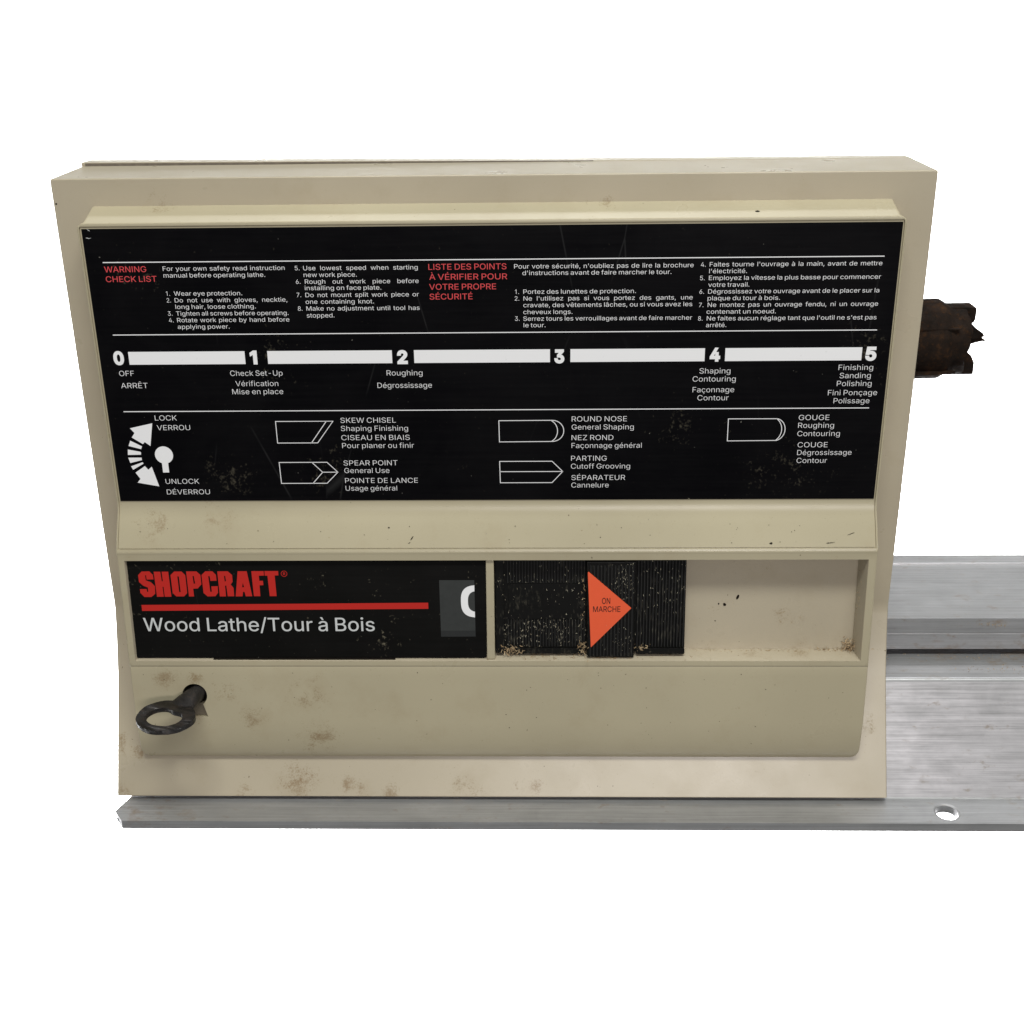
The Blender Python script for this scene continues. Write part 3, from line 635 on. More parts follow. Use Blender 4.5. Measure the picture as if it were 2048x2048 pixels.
def slab(name, plane, poly, e0, e1, mat, parent, bev=0.0, smooth=35):
    """flat polygon (x, z) on a plane, from depth e0 to e1"""
    n = len(poly)
    vs = [plane.at(x, z, e1) for x, z in poly] + [plane.at(x, z, e0) for x, z in poly]
    t = tessellate_polygon([[Vector((x, z, 0)) for x, z in poly]])
    fs = [tuple(a) for a in t] + [tuple(n + k for k in reversed(a)) for a in t]
    fs += [(i, (i + 1) % n, n + (i + 1) % n, n + i) for i in range(n)]
    o = mesh_obj(name, vs, fs, mat, parent, smooth)
    if bev:
        bevel(o, bev)
    return o


def rrect(x0, x1, z0, z1, r, seg=5):
    if r <= 0:
        return [(x0, z0), (x1, z0), (x1, z1), (x0, z1)]
    out = []
    for cx, cz, a in ((x1 - r, z1 - r, 0), (x0 + r, z1 - r, 90), (x0 + r, z0 + r, 180), (x1 - r, z0 + r, 270)):
        for k in range(seg + 1):
            t = math.radians(a + 90 * k / seg)
            out.append((cx + r * math.cos(t), cz + r * math.sin(t)))
    return out


# ---- printed marks: thin ink sheets lying on a plane
def cdt_fill(contours):
    """triangles inside the (possibly self-crossing) contours, non-zero winding"""
    vs, es = [], []
    for c in contours:
        b = len(vs)
        n = len(c)
        vs += [Vector(p) for p in c]
        es += [(b + i, b + (i + 1) % n) for i in range(n)]
    ov, oe, of, *_ = delaunay_2d_cdt(vs, es, [], 0, 1e-5)
    keep = []
    for f in of:
        cx = sum(ov[i].x for i in f) / len(f)
        cy = sum(ov[i].y for i in f) / len(f)
        w = 0
        for c in contours:
            for i in range(len(c)):
                (x0, y0), (x1, y1) = c[i], c[(i + 1) % len(c)]
                if (y0 <= cy) != (y1 <= cy):
                    xi = x0 + (cy - y0) / (y1 - y0) * (x1 - x0)
                    if xi > cx:
                        w += 1 if y1 > y0 else -1
        if w:
            keep.append(tuple(f))
    return [(v.x, v.y) for v in ov], keep


def embolden(c, w):
    if not w:
        return c
    n = len(c)
    out = []
    for i in range(n):
        p0, p, p1 = Vector(c[i - 1]), Vector(c[i]), Vector(c[(i + 1) % n])
        a, b = (p - p0), (p1 - p)
        if a.length < 1e-6 or b.length < 1e-6:
            out.append(c[i])
            continue
        a.normalize()
        b.normalize()
        na, nb = Vector((-a.y, a.x)), Vector((-b.y, b.x))
        k = (na + nb)
        if k.length < 0.3:
            k = na
        k.normalize()
        m_ = min(1.6, 1 / max(0.3, k.dot(na)))
        out.append(tuple(p + k * w * m_))
    return out


_cache = {}


def glyph(ch, bold):
    if (ch, bold) not in _cache:
        adv, cs = GLYPHS[ch]
        cs = [[(c[i], c[i + 1]) for i in range(0, len(c), 2)] for c in cs]
        cs = [embolden(c, bold) for c in cs]
        _cache[(ch, bold)] = (adv, *cdt_fill(cs))
    return _cache[(ch, bold)]


def line_of_text(text, x0, x1, z, cap, bold, plane, e, V, F, hx0=None):
    """adds one line of print running from x0 to x1 on the base line z"""
    k = cap / CAP
    nat = sum(150 if c == ' ' else GLYPHS[c][0] for c in text) - 45
    if len(text) == 1:
        nat = max(p[0] for p in glyph(text, 0)[1]) - min(p[0] for p in glyph(text, 0)[1])
    want = (x1 - x0) / k
    nsp = text.count(' ')
    hx = want / nat
    extra = 0.0
    if hx0 and nsp and hx > hx0 * 1.03:
        extra = (want - nat * hx0) / nsp
        hx = hx0
    first = min(p[0] for p in glyph(text[0], 0)[1])
    pen = -first * hx
    for c in text:
        if c == ' ':
            pen += 150 * hx + extra
            continue
        adv, vs, fs = glyph(c, bold)
        b = len(V)
        for (gx, gy) in vs:
            V.append(plane.at(x0 + (pen + gx * hx) * k, z + gy * k, e))
        F += [tuple(b + i for i in f) for f in fs]
        pen += adv * hx


def print_obj(name, V, F, mat, parent, label=None):
    o = mesh_obj(name, V, F, mat, parent, smooth=0)
    if label:
        o["label"] = label
    return o


def stroke(pts, w, closed, plane, e, V, F):
    """outline drawn as a ribbon of width w"""
    n = len(pts)
    P = [Vector(p) for p in pts]
    L, R = [], []
    for i in range(n):
        if closed or 0 < i < n - 1:
            a = (P[i] - P[i - 1]).normalized()
            b = (P[(i + 1) % n] - P[i]).normalized()
        elif i == 0:
            a = b = (P[1] - P[0]).normalized()
        else:
            a = b = (P[i] - P[i - 1]).normalized()
        na, nb = Vector((-a.y, a.x)), Vector((-b.y, b.x))
        k = (na + nb).normalized()
        m_ = min(1.8, 1 / max(0.3, k.dot(na))) * w / 2
        L.append(P[i] + k * m_)
        R.append(P[i] - k * m_)
    b = len(V)
    for i in range(n):
        V.append(plane.at(L[i].x, L[i].y, e))
        V.append(plane.at(R[i].x, R[i].y, e))
    for i in range(n if closed else n - 1):
        j = (i + 1) % n
        F.append((b + 2 * i, b + 2 * i + 1, b + 2 * j + 1, b + 2 * j))


def poly_print(name, polys, mat, parent, plane, e, label=None):
    V, F = [], []
    for cs in polys:
        vs, fs = cdt_fill(cs)
        b = len(V)
        V += [plane.at(x, z, e) for x, z in vs]
        F += [tuple(b + i for i in f) for f in fs]
    return print_obj(name, V, F, mat, parent, label)


# ------------------------------------------------------------------ setting: white paper sweep, far behind and below
def backdrop():
    prof = [(-0.1, 0.0), (2.2, 0.0)]
    for k in range(1, 13):
        a = math.radians(90 * k / 12)
        prof.append((2.2 + 1.2 * math.sin(a), 1.2 - 1.2 * math.cos(a)))
    prof.append((3.4, 1.62))
    n = len(prof)
    vs = [(-5, y, z) for y, z in prof] + [(5.4, y, z) for y, z in prof]
    fs = [(i, i + 1, n + i + 1, n + i) for i in range(n - 1)]
    o = mesh_obj("backdrop", vs, fs, M_BACK, None, 60, uscale=False)
    o.location = (0, 0, 0)
    tag(o, "seamless white paper sweep behind and far below the lathe", None, None, "structure")


backdrop()

# ------------------------------------------------------------------ the headstock housing
head = thing("lathe_headstock", (0.5, 0.0, -0.776),
             "beige metal headstock with black bilingual instruction plate and sliding switch", "headstock")

# front sheet plus box: one bent profile
FRONT = [(0.0, 0.0), (0.0, -0.538), (-0.0006, -0.546), (-0.0025, -0.554), (-0.006, -0.566), (-0.012, -0.588), (-0.0267, -0.6348), (-0.0893, -0.776)]
BACK = [(-0.0813, -0.776), (-0.0187, -0.6348), (-0.003, -0.582), (0.0, -0.576), (0.1075, -0.576), (0.1075, 0.0)]


def plate_y(z):
    for (y0, z0), (y1, z1) in zip(FRONT, FRONT[1:]):
        if z1 <= z <= z0:
            return y0 + (y1 - y0) * (z - z0) / (z1 - z0)
    return FRONT[-1][0] if z < FRONT[-1][1] else 0.0


o = mesh_obj("housing_shell", *extrude_x(FRONT + BACK, 0.0, 1.0), M_PAINT, head)
bevel(o, 0.0016, 3, 42)

# rear cover, lifted a little at its left end so a dark seam shows
vs = []
for x, dz in ((-0.001, 0.0042), (0.3, 0.003), (0.62, 0.0006), (1.0, 0.0)):
    y0 = 0.1088
    vs += [(x, y0, -0.57), (x, y0, dz), (x, 0.142, dz - 0.001), (x, 0.142, -0.57)]
fs = []
for k in range(3):
    for j in range(4):
        a, b = 4 * k + j, 4 * k + (j + 1) % 4
        fs.append((a, b, b + 4, a + 4))
fs += [(0, 1, 2, 3), (15, 14, 13, 12)]
o = mesh_obj("rear_cover", vs, fs, M_PAINT, head)
bevel(o, 0.0012, 2, 42)

V = [(x, y, z) for y in (0.1082, 0.1092) for x, z in ((0.004, -0.0004), (0.62, -0.0004), (0.62, 0.0006), (0.3, 0.0022), (0.004, 0.0031))]
mesh_obj("dirty_seam", V, [(0, 1, 2, 3, 4), (9, 8, 7, 6, 5)] + [(i, (i + 1) % 5, 5 + (i + 1) % 5, 5 + i) for i in range(5)], M_BORE, head)

# ---- raised front moulding: lofted rows, groove round the label and the slope, openings left for tray and keyhole
XL, XR = 0.0344, 0.9627
RIM = -0.0325
OPX0, OPX1, OPZ0, OPZ1 = 0.0430, 0.9525, -0.4505, -0.5845
KX0, KX1, KZ0, KZ1 = 0.084, 0.146, -0.606, -0.670


def band_y(z):
    return BAND.at(0, z)[1]


def low_y(z):
    return LOW.at(0, z)[1]


def corner(d, r):
    """inset of the side edge at distance d below the top of a corner of radius r"""
    return 0.0 if d >= r else r - math.sqrt(max(0.0, r * r - (r - d) ** 2))


rows = []   # (z, y, inset, groove row)
rows.append((-0.0302, 0.002, 0.0110, 0))
rows.append((-0.0322, -0.003, 0.0100, 0))
rows.append((-0.0380, -0.0170, 0.0090, 0))
rows.append((-0.0436, -0.0298, 0.0078, 0))
rows.append((-0.0444, -0.0314, 0.0066, 0))
rows.append((-0.0450, -0.0322, 0.0052, 0))
rows.append((-0.0457, RIM, corner(0.0013, 0.008) + 0.0008, 0))
rows.append((-0.0472, RIM, corner(0.0028, 0.008), 0))
rows.append((-0.0480, RIM, corner(0.0036, 0.008), 0))
rows.append((-0.0482, RIM, corner(0.0038, 0.008), 1))
rows.append((-0.0490, RIM, corner(0.0046, 0.008), 1))
rows.append((-0.0493, RIM, corner(0.0049, 0.008), 2))
for k in (0.0505, 0.0530, 0.12, 0.2, 0.3, 0.372):
    rows.append((-k, RIM, corner(k - 0.0444, 0.008), 2))
for z, y in ((-0.383, RIM), (-0.3865, -0.0328), (-0.390, -0.0335), (-0.394, -0.0347), (-0.398, -0.0364), (-0.402, -0.0387),
             (-0.406, -0.0413), (-0.412, -0.0451), (-0.424, -0.0520), (-0.434, -0.0572)):
    rows.append((z, y, 0.0, 2))
rows.append((-0.4350, -0.0577, 0.0, 2))
rows.append((-0.4352, -0.0578, 0.0, 1))
rows.append((-0.4361, -0.0582, 0.0, 1))
rows.append((-0.4363, -0.0583, 0.0, 0))
rows.append((-0.4385, -0.0592, 0.0, 0))
rows.append((-0.4400, -0.05955, 0.0, 0))
rows.append((-0.4415, -0.05945, 0.0, 0))
rows.append((-0.4430, -0.05920, 0.0, 0))
rows.append((OPZ0, band_y(OPZ0), 0.0, 0))
rows.append((-0.52, band_y(-0.52), 0.0, 0))
rows.append((OPZ1, band_y(OPZ1), 0.0, 0))
rows.append((-0.5905, band_y(-0.5905), 0.0, 0))
rows.append((-0.5915, band_y(-0.5915) + 0.0003, 0.0, 0))
rows.append((-0.5925, low_y(-0.5925) + 0.0009, 0.0003, 0))
rows.append((-0.5960, low_y(-0.5960) + 0.0004, 0.0003, 0))
rows.append((KZ0, low_y(KZ0), 0.0002, 0))
rows.append((KZ1, low_y(KZ1), 0.0006, 0))
for z, y in ((-0.690, -0.0780), (-0.700, -0.0777), (-0.708, -0.0769), (-0.7140, -0.0759), (-0.7185, -0.0748), (-0.7220, -0.0734),
             (-0.7245, -0.0718), (-0.7262, -0.0700), (-0.7270, -0.0685), (-0.7272, -0.0640)):
    rows.append((z, y, corner(z + 0.7272 + 0.0006, 0.016) + 0.0010, 0))

GC = [(0.0, 0, 9), (0.0003, 0, 4), (0.0010, 0, 1), (0.0018, 0, 0), (0.0024, 0, 0), (0.0026, 1, 0), (0.0035, 1, 0), (0.0037, 2, 0), (0.0046, 2, 0)]
inner = [OPX0 + 0.0035, 0.06, KX0, KX1, 0.3, 0.4882, 0.62, 0.8, 0.93, OPX1 - 0.0035]
cols_edge = len(GC)


def row_points(z, y, ins, gr):
    pts = []
    xl, xr = XL + ins, XR - ins

    def dep(cg):
        if gr == 0:
            return 0.0
        if gr == 1:
            return 0.0022 if cg in (1, 2) else 0.0
        return 0.0022 if cg == 1 else (0.0010 if cg == 2 else 0.0)
    left, right = [], []
    py = plate_y(z) + 0.003
    for off, cg, b in GC:
        if b == 9:
            yy = y + 0.0016
        elif b == 4:
            yy = y + 0.0007
        elif b == 1:
            yy = y + 0.00015
        else:
            yy = y
        yy = min(yy, py)
        left.append((xl + off, yy + dep(cg), z))
        right.append((xr - off, yy + dep(cg), z))
    land = 0.0010 if gr == 2 else (0.0022 if gr == 1 else 0.0)
    a = [(xl - 0.0004, py, z), (xl, min((y + 0.0016 + py) / 2, py), z)] + left
    mid = []
    ix0, ix1 = left[-1][0], right[-1][0]
    for x in [OPX0] + inner + [OPX1]:
        mid.append((min(max(x, ix0), ix1), y + land, z))
    return a + mid + list(reversed(right)) + [(xr, min((y + 0.0016 + py) / 2, py), z), (xr + 0.0004, py, z)]


V, F = [], []
idx = []
for r in rows:
    pts = row_points(*r)
    idx.append(list(range(len(V), len(V) + len(pts))))
    V += pts
ncol = len(idx[0])
c_open0 = 2 + cols_edge
c_open1 = c_open0 + len(inner) + 1
c_key = c_open0 + 3
zs = [r[0] for r in rows]
ro0, ro1 = zs.index(OPZ0), zs.index(OPZ1)
rk = zs.index(KZ0)
for i in range(len(rows) - 1):
    for j in range(ncol - 1):
        if ro0 <= i < ro1 and c_open0 <= j < c_open1:
            continue
        if i == rk and j == c_key:
            continue
        F.append((idx[i][j], idx[i][j + 1], idx[i + 1][j + 1], idx[i + 1][j]))
# keyhole cell
khole = []
KC, KR = (0.1143, -0.6320), 0.0158
for k in range(28):
    a = math.radians(-52 + (284) * k / 27)
    khole.append((KC[0] + KR * math.cos(a), KC[1] + KR * math.sin(a)))
khole = khole + [(0.1060, -0.6605), (0.1292, -0.6625)]
kp = [LOW.at(x, z, 0.0) for x, z in khole]
cell = [idx[rk][c_key], idx[rk][c_key + 1], idx[rk + 1][c_key + 1], idx[rk + 1][c_key]]
b = len(V)
V += kp
loop = [V[i] for i in cell]
t = tessellate_polygon([[Vector((p[0], p[2], 0)) for p in loop], [Vector((p[0], p[2], 0)) for p in kp]])
ids = cell + list(range(b, b + len(kp)))
F += [tuple(ids[i] for i in f) for f in t]
# rolled-in edge of the keyhole
bw = len(V)
V += [LOW.at(x, z, -0.008) for x, z in khole]
nk = len(khole)
F += [(b + i, b + (i + 1) % nk, bw + (i + 1) % nk, bw + i) for i in range(nk)]
face = mesh_obj("front_moulding", V, F, M_MOULD, head, 28)
weigh(face)

# keyhole lining: the dark bore behind the face
V = [LOW.at(x, z, -0.0078) for x, z in khole] + [LOW.at(KC[0] + (x - KC[0]) * 1.02, z, -0.045) for x, z in khole]
F = [(i, (i + 1) % nk, nk + (i + 1) % nk, nk + i) for i in range(nk)]
tt = tessellate_polygon([[Vector((x, z, 0)) for x, z in khole]])
F += [tuple(nk + k for k in a) for a in tt]
mesh_obj("lock_bore", V, F, M_BORE, head, 30)

slab("slot_flap", LOW, [(0.1075, -0.6440), (0.1238, -0.6440), (0.1290, -0.6622), (0.1062, -0.6602)], -0.0080, -0.0035, M_FLAP, head)

# recessed tray for name plate and slider
TD = -0.027
op = [(OPX0, OPZ0), (OPX1, OPZ0), (OPX1, OPZ1), (OPX0, OPZ1)]
bk = [(OPX0 + 0.004, OPZ0 - 0.002), (0.9470, OPZ0 - 0.002), (0.9474, -0.5805), (OPX0 + 0.004, -0.5805)]
V = [BAND.at(x, z, 0) for x, z in op] + [BAND.at(x + dx, z + dz, -0.0012) for (x, z), (dx, dz) in zip(op, ((.0006, -.0006), (-.0006, -.0006), (-.0006, .0006), (.0006, .0006)))] + [BAND.at(x, z, TD) for x, z in bk]
F = [(i, (i + 1) % 4, 4 + (i + 1) % 4, 4 + i) for i in range(4)] + [(4 + i, 4 + (i + 1) % 4, 8 + (i + 1) % 4, 8 + i) for i in range(4)] + [(8, 9, 10, 11)]
mesh_obj("slider_tray", V, F, M_PAINT, head, 50)

slab("dark_slot", BAND, [(0.1420, -0.5836), (0.3720, -0.5834), (0.3720, -0.5822), (0.1420, -0.5824)], -0.0060, -0.0018, M_HOLE, head)

# upright bar between name plate and slider
V, F = [], []
slab("divider_bar", BAND, [(0.4880, -0.4512), (0.4978, -0.4512), (0.4974, -0.5830), (0.4876, -0.5830)], TD - 0.001, -0.0025, M_MOULD, head, 0.0008)

# ------------------------------------------------------------------ instruction plate
LX0, LX1, LZ0, LZ1 = 0.0393, 0.9583, -0.0509, -0.3822
plate = slab("instruction_plate", LABEL, [(LX0, LZ1), (LX1, LZ1), (LX1, LZ0), (LX0, LZ0)], -0.0014, 0.0, M_LABEL, head, 0.0003)
E1 = 0.0002


def text_block(name, sel, mat, label=None):
    V, F = [], []
    for t_, x0, x1, z, st in sel:
        cap, bold, hx0 = {0: (0.00505, -5, 1.18), 1: (0.00660, 1, None), 2: (0.00645, -8, None), 3: (0.01430, 46, None)}[st]
        if st == 3:
            x0, x1 = x0 + 1.2, x1 - 1.2
        line_of_text(t_, x0 / 1000, x1 / 1000, z / 1000, cap, bold, LABEL, E1, V, F, hx0)
    return print_obj(name, V, F, mat, plate, label)


LT = LABEL_TEXT
text_block("printed_text", [t_ for t_ in LT if t_[4] == 1 and t_[1] < 200], M_PINK, "red heading WARNING CHECK LIST")
text_block("printed_text", [t_ for t_ in LT if t_[4] == 1 and t_[1] > 200], M_PINK, "red French heading in four lines")
for a, b_, lab in ((100, 270, "white English safety list, points 1 to 4"), (270, 425, "white English safety list, points 5 to 8"),
                   (520, 733, "white French safety list, points 1 to 3"), (733, 960, "white French safety list, points 4 to 8")):
    text_block("printed_text", [t_ for t_ in LT if t_[4] == 0 and a <= t_[1] < b_], M_WHITE, lab)
for a, b_, zt, zb, lab in ((50, 100, -210, -260, "OFF ARRÊT"), (180, 260, -210, -260, "Check Set-Up"), (350, 450, -210, -260, "Roughing Dégrossissage"),
                           (700, 790, -210, -262, "Shaping Contouring Façonnage Contour"), (880, 960, -210, -270, "Finishing Sanding Polishing"),
                           (50, 150, -270, -300, "LOCK VERROU"), (50, 160, -340, -380, "UNLOCK DÉVERROU"),
                           (300, 420, -270, -320, "SKEW CHISEL block"), (300, 420, -322, -380, "SPEAR POINT block"),
                           (580, 700, -270, -320, "ROUND NOSE block"), (580, 700, -322, -380, "PARTING block"), (850, 940, -270, -345, "GOUGE block")):
    text_block("printed_text", [t_ for t_ in LT if t_[4] == 2 and a <= t_[1] < b_ and zb <= t_[3] <= zt], M_WHITE, "white print reading " + lab)
for t_ in LT:
    if t_[4] == 3:
        text_block("speed_number", [t_], M_WHITE, "white bold numeral " + t_[0])

for z in (-0.08875, -0.1732, -0.2668):
    V, F = [], []
    stroke([(0.0587, z), (0.9413, z)], 0.00105, False, LABEL, E1, V, F)
    print_obj("ruled_line", V, F, M_WHITE, plate)
for x0, x1 in ((0.0737, 0.2107), (0.2373, 0.3831), (0.4088, 0.5670), (0.5907, 0.7461), (0.7696, 0.9267)):
    poly_print("speed_bar", [[[(x0, -0.1935), (x1, -0.1935), (x1, -0.2090), (x0, -0.2090)]]], M_WHITE, plate, LABEL, E1)


def q(*a):
    return [(a[i] / 10000, a[i + 1] / 10000) for i in range(0, len(a), 2)]


def arc(cx, cz, rx, rz, a0, a1, n=14):
    return [((cx + rx * math.cos(math.radians(a0 + (a1 - a0) * k / n))) / 10000, (cz + rz * math.sin(math.radians(a0 + (a1 - a0) * k / n))) / 10000) for k in range(n + 1)]


W1 = 0.00088
outl = [
    [(q(2397, -2800, 3085, -2800, 2883, -3073, 2399, -3073), True), (q(3005, -2800, 2808, -3073), False)],
    [(q(2396, -3322, 2977, -3322, 3101, -3450, 2960, -3594, 2402, -3594), True), (q(2793, -3322, 2916, -3450, 2788, -3594), False), (q(2916, -3450, 3101, -3450), False)],
    [(q(5065, -3071, 5062, -2804) + arc(5697, -2935, 136, 133, 90, -90), True), (arc(5640, -2937, 119, 140, 66, -64), False)],
    [(q(5063, -3320, 5693, -3320, 5822, -3452, 5693, -3596, 5067, -3596), True), (q(5065, -3452, 5822, -3452), False)],
    [(q(7777, -3071, 7776, -2795) + arc(8330, -2932, 121, 139, 78, -78), True), (arc(8270, -2932, 141, 160, 58, -56), False)],
]
for o_ in outl:
    V, F = [], []
    for pts, cl in o_:
        stroke(pts, W1, cl, LABEL, E1, V, F)
    print_obj("chisel_outline", V, F, M_WHITE, plate)

poly_print("lock_arrow", [[q(636, -2877, 913, -2815, 856, -3104, 793, -3053, 768, -3079, 643, -2994, 683, -2937)]], M_WHITE, plate, LABEL, E1, "white arrow head pointing up to LOCK")
poly_print("lock_arrow", [[q(838, -3370, 899, -3627, 639, -3577, 680, -3528, 630, -3446, 755, -3361, 792, -3409)]], M_WHITE, plate, LABEL, E1, "white arrow head pointing down to UNLOCK")
for p in (q(619, -3034, 753, -3108, 737, -3143, 590, -3102), q(575, -3147, 720, -3176, 729, -3183, 729, -3205, 724, -3214, 567, -3217), q(566, -3252, 729, -3252, 729, -3284, 583, -3321), q(586, -3364, 735, -3311, 743, -3330, 606, -3409)):
    poly_print("arrow_dash", [[p]], M_WHITE, plate, LABEL, E1)
kk = arc(1006, -3220, 110, 111, -70, 250, 30) + q(968, -3446, 1043, -3446)
poly_print("keyhole_symbol", [[kk]], M_WHITE, plate, LABEL, E1)

# small nicks at the plate's top left corner, chip at the top right
for pts in (q(455, -508, 478, -520, 492, -533, 484, -532, 466, -520), q(430, -608, 448, -604, 470, -612, 500, -606, 470, -618, 446, -612)):
    poly_print("scratch", [[pts]], M_SILVER, plate, LABEL, E1)

# ------------------------------------------------------------------ name plate
BE = -0.0045
name_plate = slab("name_plate", BAND, [(0.0444, -0.4530), (0.4840, -0.4530), (0.4866, -0.4545), (0.4872, -0.4570), (0.4866, -0.5795), (0.4855, -0.5815), (0.4835, -0.5823), (0.0440, -0.5823)], BE - 0.006, BE, M_BRAND, head, 0.0005)
EB = BE + 0.0002
logo = [
    [q(618, -4657, 716, -4655, 757, -4703, 760, -4766, 669, -4768, 666, -4712, 659, -4712, 662, -4774, 724, -4801, 768, -4852, 762, -4955, 709, -4999, 619, -4999, 572, -4943, 572, -4889, 660, -4889, 663, -4926, 672, -4926, 674, -4872, 620, -4850, 570, -4799, 568, -4706)],
    [q(766, -4660, 853, -4660, 860, -4786, 869, -4786, 865, -4660, 952, -4660, 961, -4996, 873, -4996, 870, -4864, 862, -4864, 866, -4996, 776, -4996)],
    [q(1023, -4658, 1116, -4658, 1160, -4706, 1163, -4946, 1119, -4992, 1020, -4992, 977, -4946, 972, -4706), q(1066, -4724, 1060, -4730, 1064, -4927, 1070, -4932, 1078, -4927, 1074, -4730)],
    [q(1170, -4657, 1303, -4657, 1349, -4704, 1351, -4830, 1299, -4887, 1243, -4890, 1245, -4993, 1177, -4993), q(1250, -4722, 1255, -4818, 1269, -4818, 1261, -4722)],
    [q(1410, -4656, 1500, -4656, 1542, -4703, 1544, -4784, 1463, -4787, 1458, -4724, 1445, -4724, 1453, -4926, 1468, -4926, 1467, -4855, 1552, -4852, 1549, -4943, 1511, -4990, 1412, -4993, 1363, -4946, 1358, -4706)],
    [q(1558, -4657, 1691, -4656, 1743, -4707, 1743, -4796, 1716, -4832, 1748, -4877, 1747, -4991, 1662, -4991, 1655, -4848, 1644, -4850, 1645, -4993, 1563, -4993), q(1641, -4722, 1645, -4790, 1656, -4787, 1652, -4722)],
    [q(1811, -4656, 1928, -4656, 1973, -4991, 1887, -4992, 1877, -4933, 1861, -4933, 1851, -4992, 1761, -4993), q(1865, -4815, 1856, -4867, 1876, -4866)],
    [q(1981, -4655, 2138, -4655, 2138, -4718, 2074, -4719, 2076, -4782, 2121, -4782, 2122, -4844, 2074, -4846, 2074, -4990, 1989, -4990)],
    [q(2144, -4654, 2318, -4654, 2318, -4715, 2271, -4717, 2277, -4990, 2187, -4990, 2177, -4719, 2143, -4718)],
]
logo = [[embolden(c, -0.00022) for c in g] for g in logo]
poly_print("brand_lettering", logo, M_RED, name_plate, BAND, EB, "red block capitals SHOPCRAFT")
V, F = [], []
stroke(arc(2387, -4692, 36, 36, 0, 345, 23), 0.0007, True, BAND, EB, V, F)
line_of_text("R", 0.2375, 0.2401, -0.4709, 0.0034, 18, BAND, EB, V, F)
print_obj("registered_mark", V, F, M_RED, name_plate)
poly_print("red_rule", [[q(571, -5103, 4156, -5077, 4156, -5159, 572, -5183)]], M_RED, name_plate, BAND, EB)
V, F = [], []
line_of_text("Wood Lathe/Tour à Bois", 0.0572, 0.3478, -0.5456, 0.0178, 3, BAND, EB, V, F)
print_obj("printed_text", V, F, M_SILVER, name_plate, "silver print reading Wood Lathe/Tour à Bois")
win = poly_print("speed_window", [[q(4300, -4780, 4733, -4780, 4736, -5531, 4304, -5533)]], M_GREY, name_plate, BAND, EB, "grey window showing part of a white zero")
poly_print("window_strip", [[q(4303, -5452, 4736, -5452, 4736, -5531, 4304, -5533)]], M_GREY2, name_plate, BAND, EB + 0.00008)
zero_o, zero_i = [], []
for k in range(25):
    a = math.radians(90 + 180 * k / 24)
    ca, sa = math.cos(a), math.sin(a)
    sp_ = lambda v: math.copysign(abs(v) ** 0.72, v)
    zero_o.append((min(0.4734, 0.4775 + 0.0212 * sp_(ca)), -0.5060 + 0.0213 * sp_(sa)))
    zero_i.append((min(0.4734, 0.4790 + 0.0140 * sp_(ca)), -0.5062 + 0.0140 * sp_(sa)))
zero_o = [p for p in zero_o if p[0] < 0.4733]
zero_i = [p for p in zero_i if p[0] < 0.4733]
zc = [(0.4733, zero_o[0][1] + 0.0005)] + zero_o + [(0.4733, zero_o[-1][1] - 0.0005), (0.4733, zero_i[-1][1] - 0.0003)] + zero_i[::-1] + [(0.4733, zero_i[0][1] + 0.0003)]
poly_print("window_numeral", [[zc]], M_WHITE, name_plate, BAND, EB + 0.00012, "left part of a white zero")

# ------------------------------------------------------------------ sliding switch
slider = slab("slider_base", BAND, [(0.4981, -0.4530)] + [(0.7345, -0.4530), (0.7352, -0.5750), (0.7345, -0.5778), (0.7325, -0.5790)] + [(0.4978, -0.5790)], TD, -0.0150, M_BLACK, head, 0.0008)


knob = None


def ribs(x0, x1, z0, z1, pitch, e0, e1, parent, name="rib_field"):
    V, F = [], []
    n = max(1, int(round((x1 - x0) / pitch)))
    p = (x1 - x0) / n
    for i in range(n):
        a = x0 + i * p + p * 0.20
        b_ = x0 + (i + 1) * p - p * 0.20
        c = (a + b_) / 2
        s = len(V)
        j = random.uniform(-0.0002, 0.0002)
        for z in (z0, z1):
            V.extend([BAND.at(a, z, e0), BAND.at(a + p * 0.12, z, e1 + j), BAND.at(b_ - p * 0.12, z, e1 + j), BAND.at(b_, z, e0)])
        F.extend([(s, s + 1, s + 5, s + 4), (s + 1, s + 2, s + 6, s + 5), (s + 2, s + 3, s + 7, s + 6), (s, s + 3, s + 2, s + 1), (s + 4, s + 5, s + 6, s + 7)])
    o = mesh_obj(name, V, F, M_KNOB, parent, 30)
    o["kind"] = "stuff"
    return o


# left end strip, lip and ribs
slab("end_strip", BAND, rrect(0.4992, 0.5088, -0.5775, -0.4545, 0.0012), -0.0151, -0.0095, M_BLACK, slider, 0.0006)
slab("lip", BAND, rrect(0.5120, 0.6100, -0.5788, -0.5715, 0.0012), -0.0151, -0.0100, M_BLACK, slider, 0.0007)
slab("lip", BAND, rrect(0.6740, 0.7348, -0.5788, -0.5712, 0.0020), -0.0151, -0.0088, M_BLACK, slider, 0.0007)
ribs(0.5125, 0.6110, -0.5705, -0.5340, 0.0037, -0.0151, -0.0128, slider)
ribs(0.5125, 0.6110, -0.4850, -0.4550, 0.0037, -0.0151, -0.0128, slider)
ribs(0.6735, 0.7345, -0.5705, -0.4550, 0.0037, -0.0151, -0.0116, slider)
pad = slab("worn_pad", BAND, rrect(0.5150, 0.6100, -0.5335, -0.4865, 0.002), -0.0151, -0.0137, M_BLACK, slider, 0.0005)
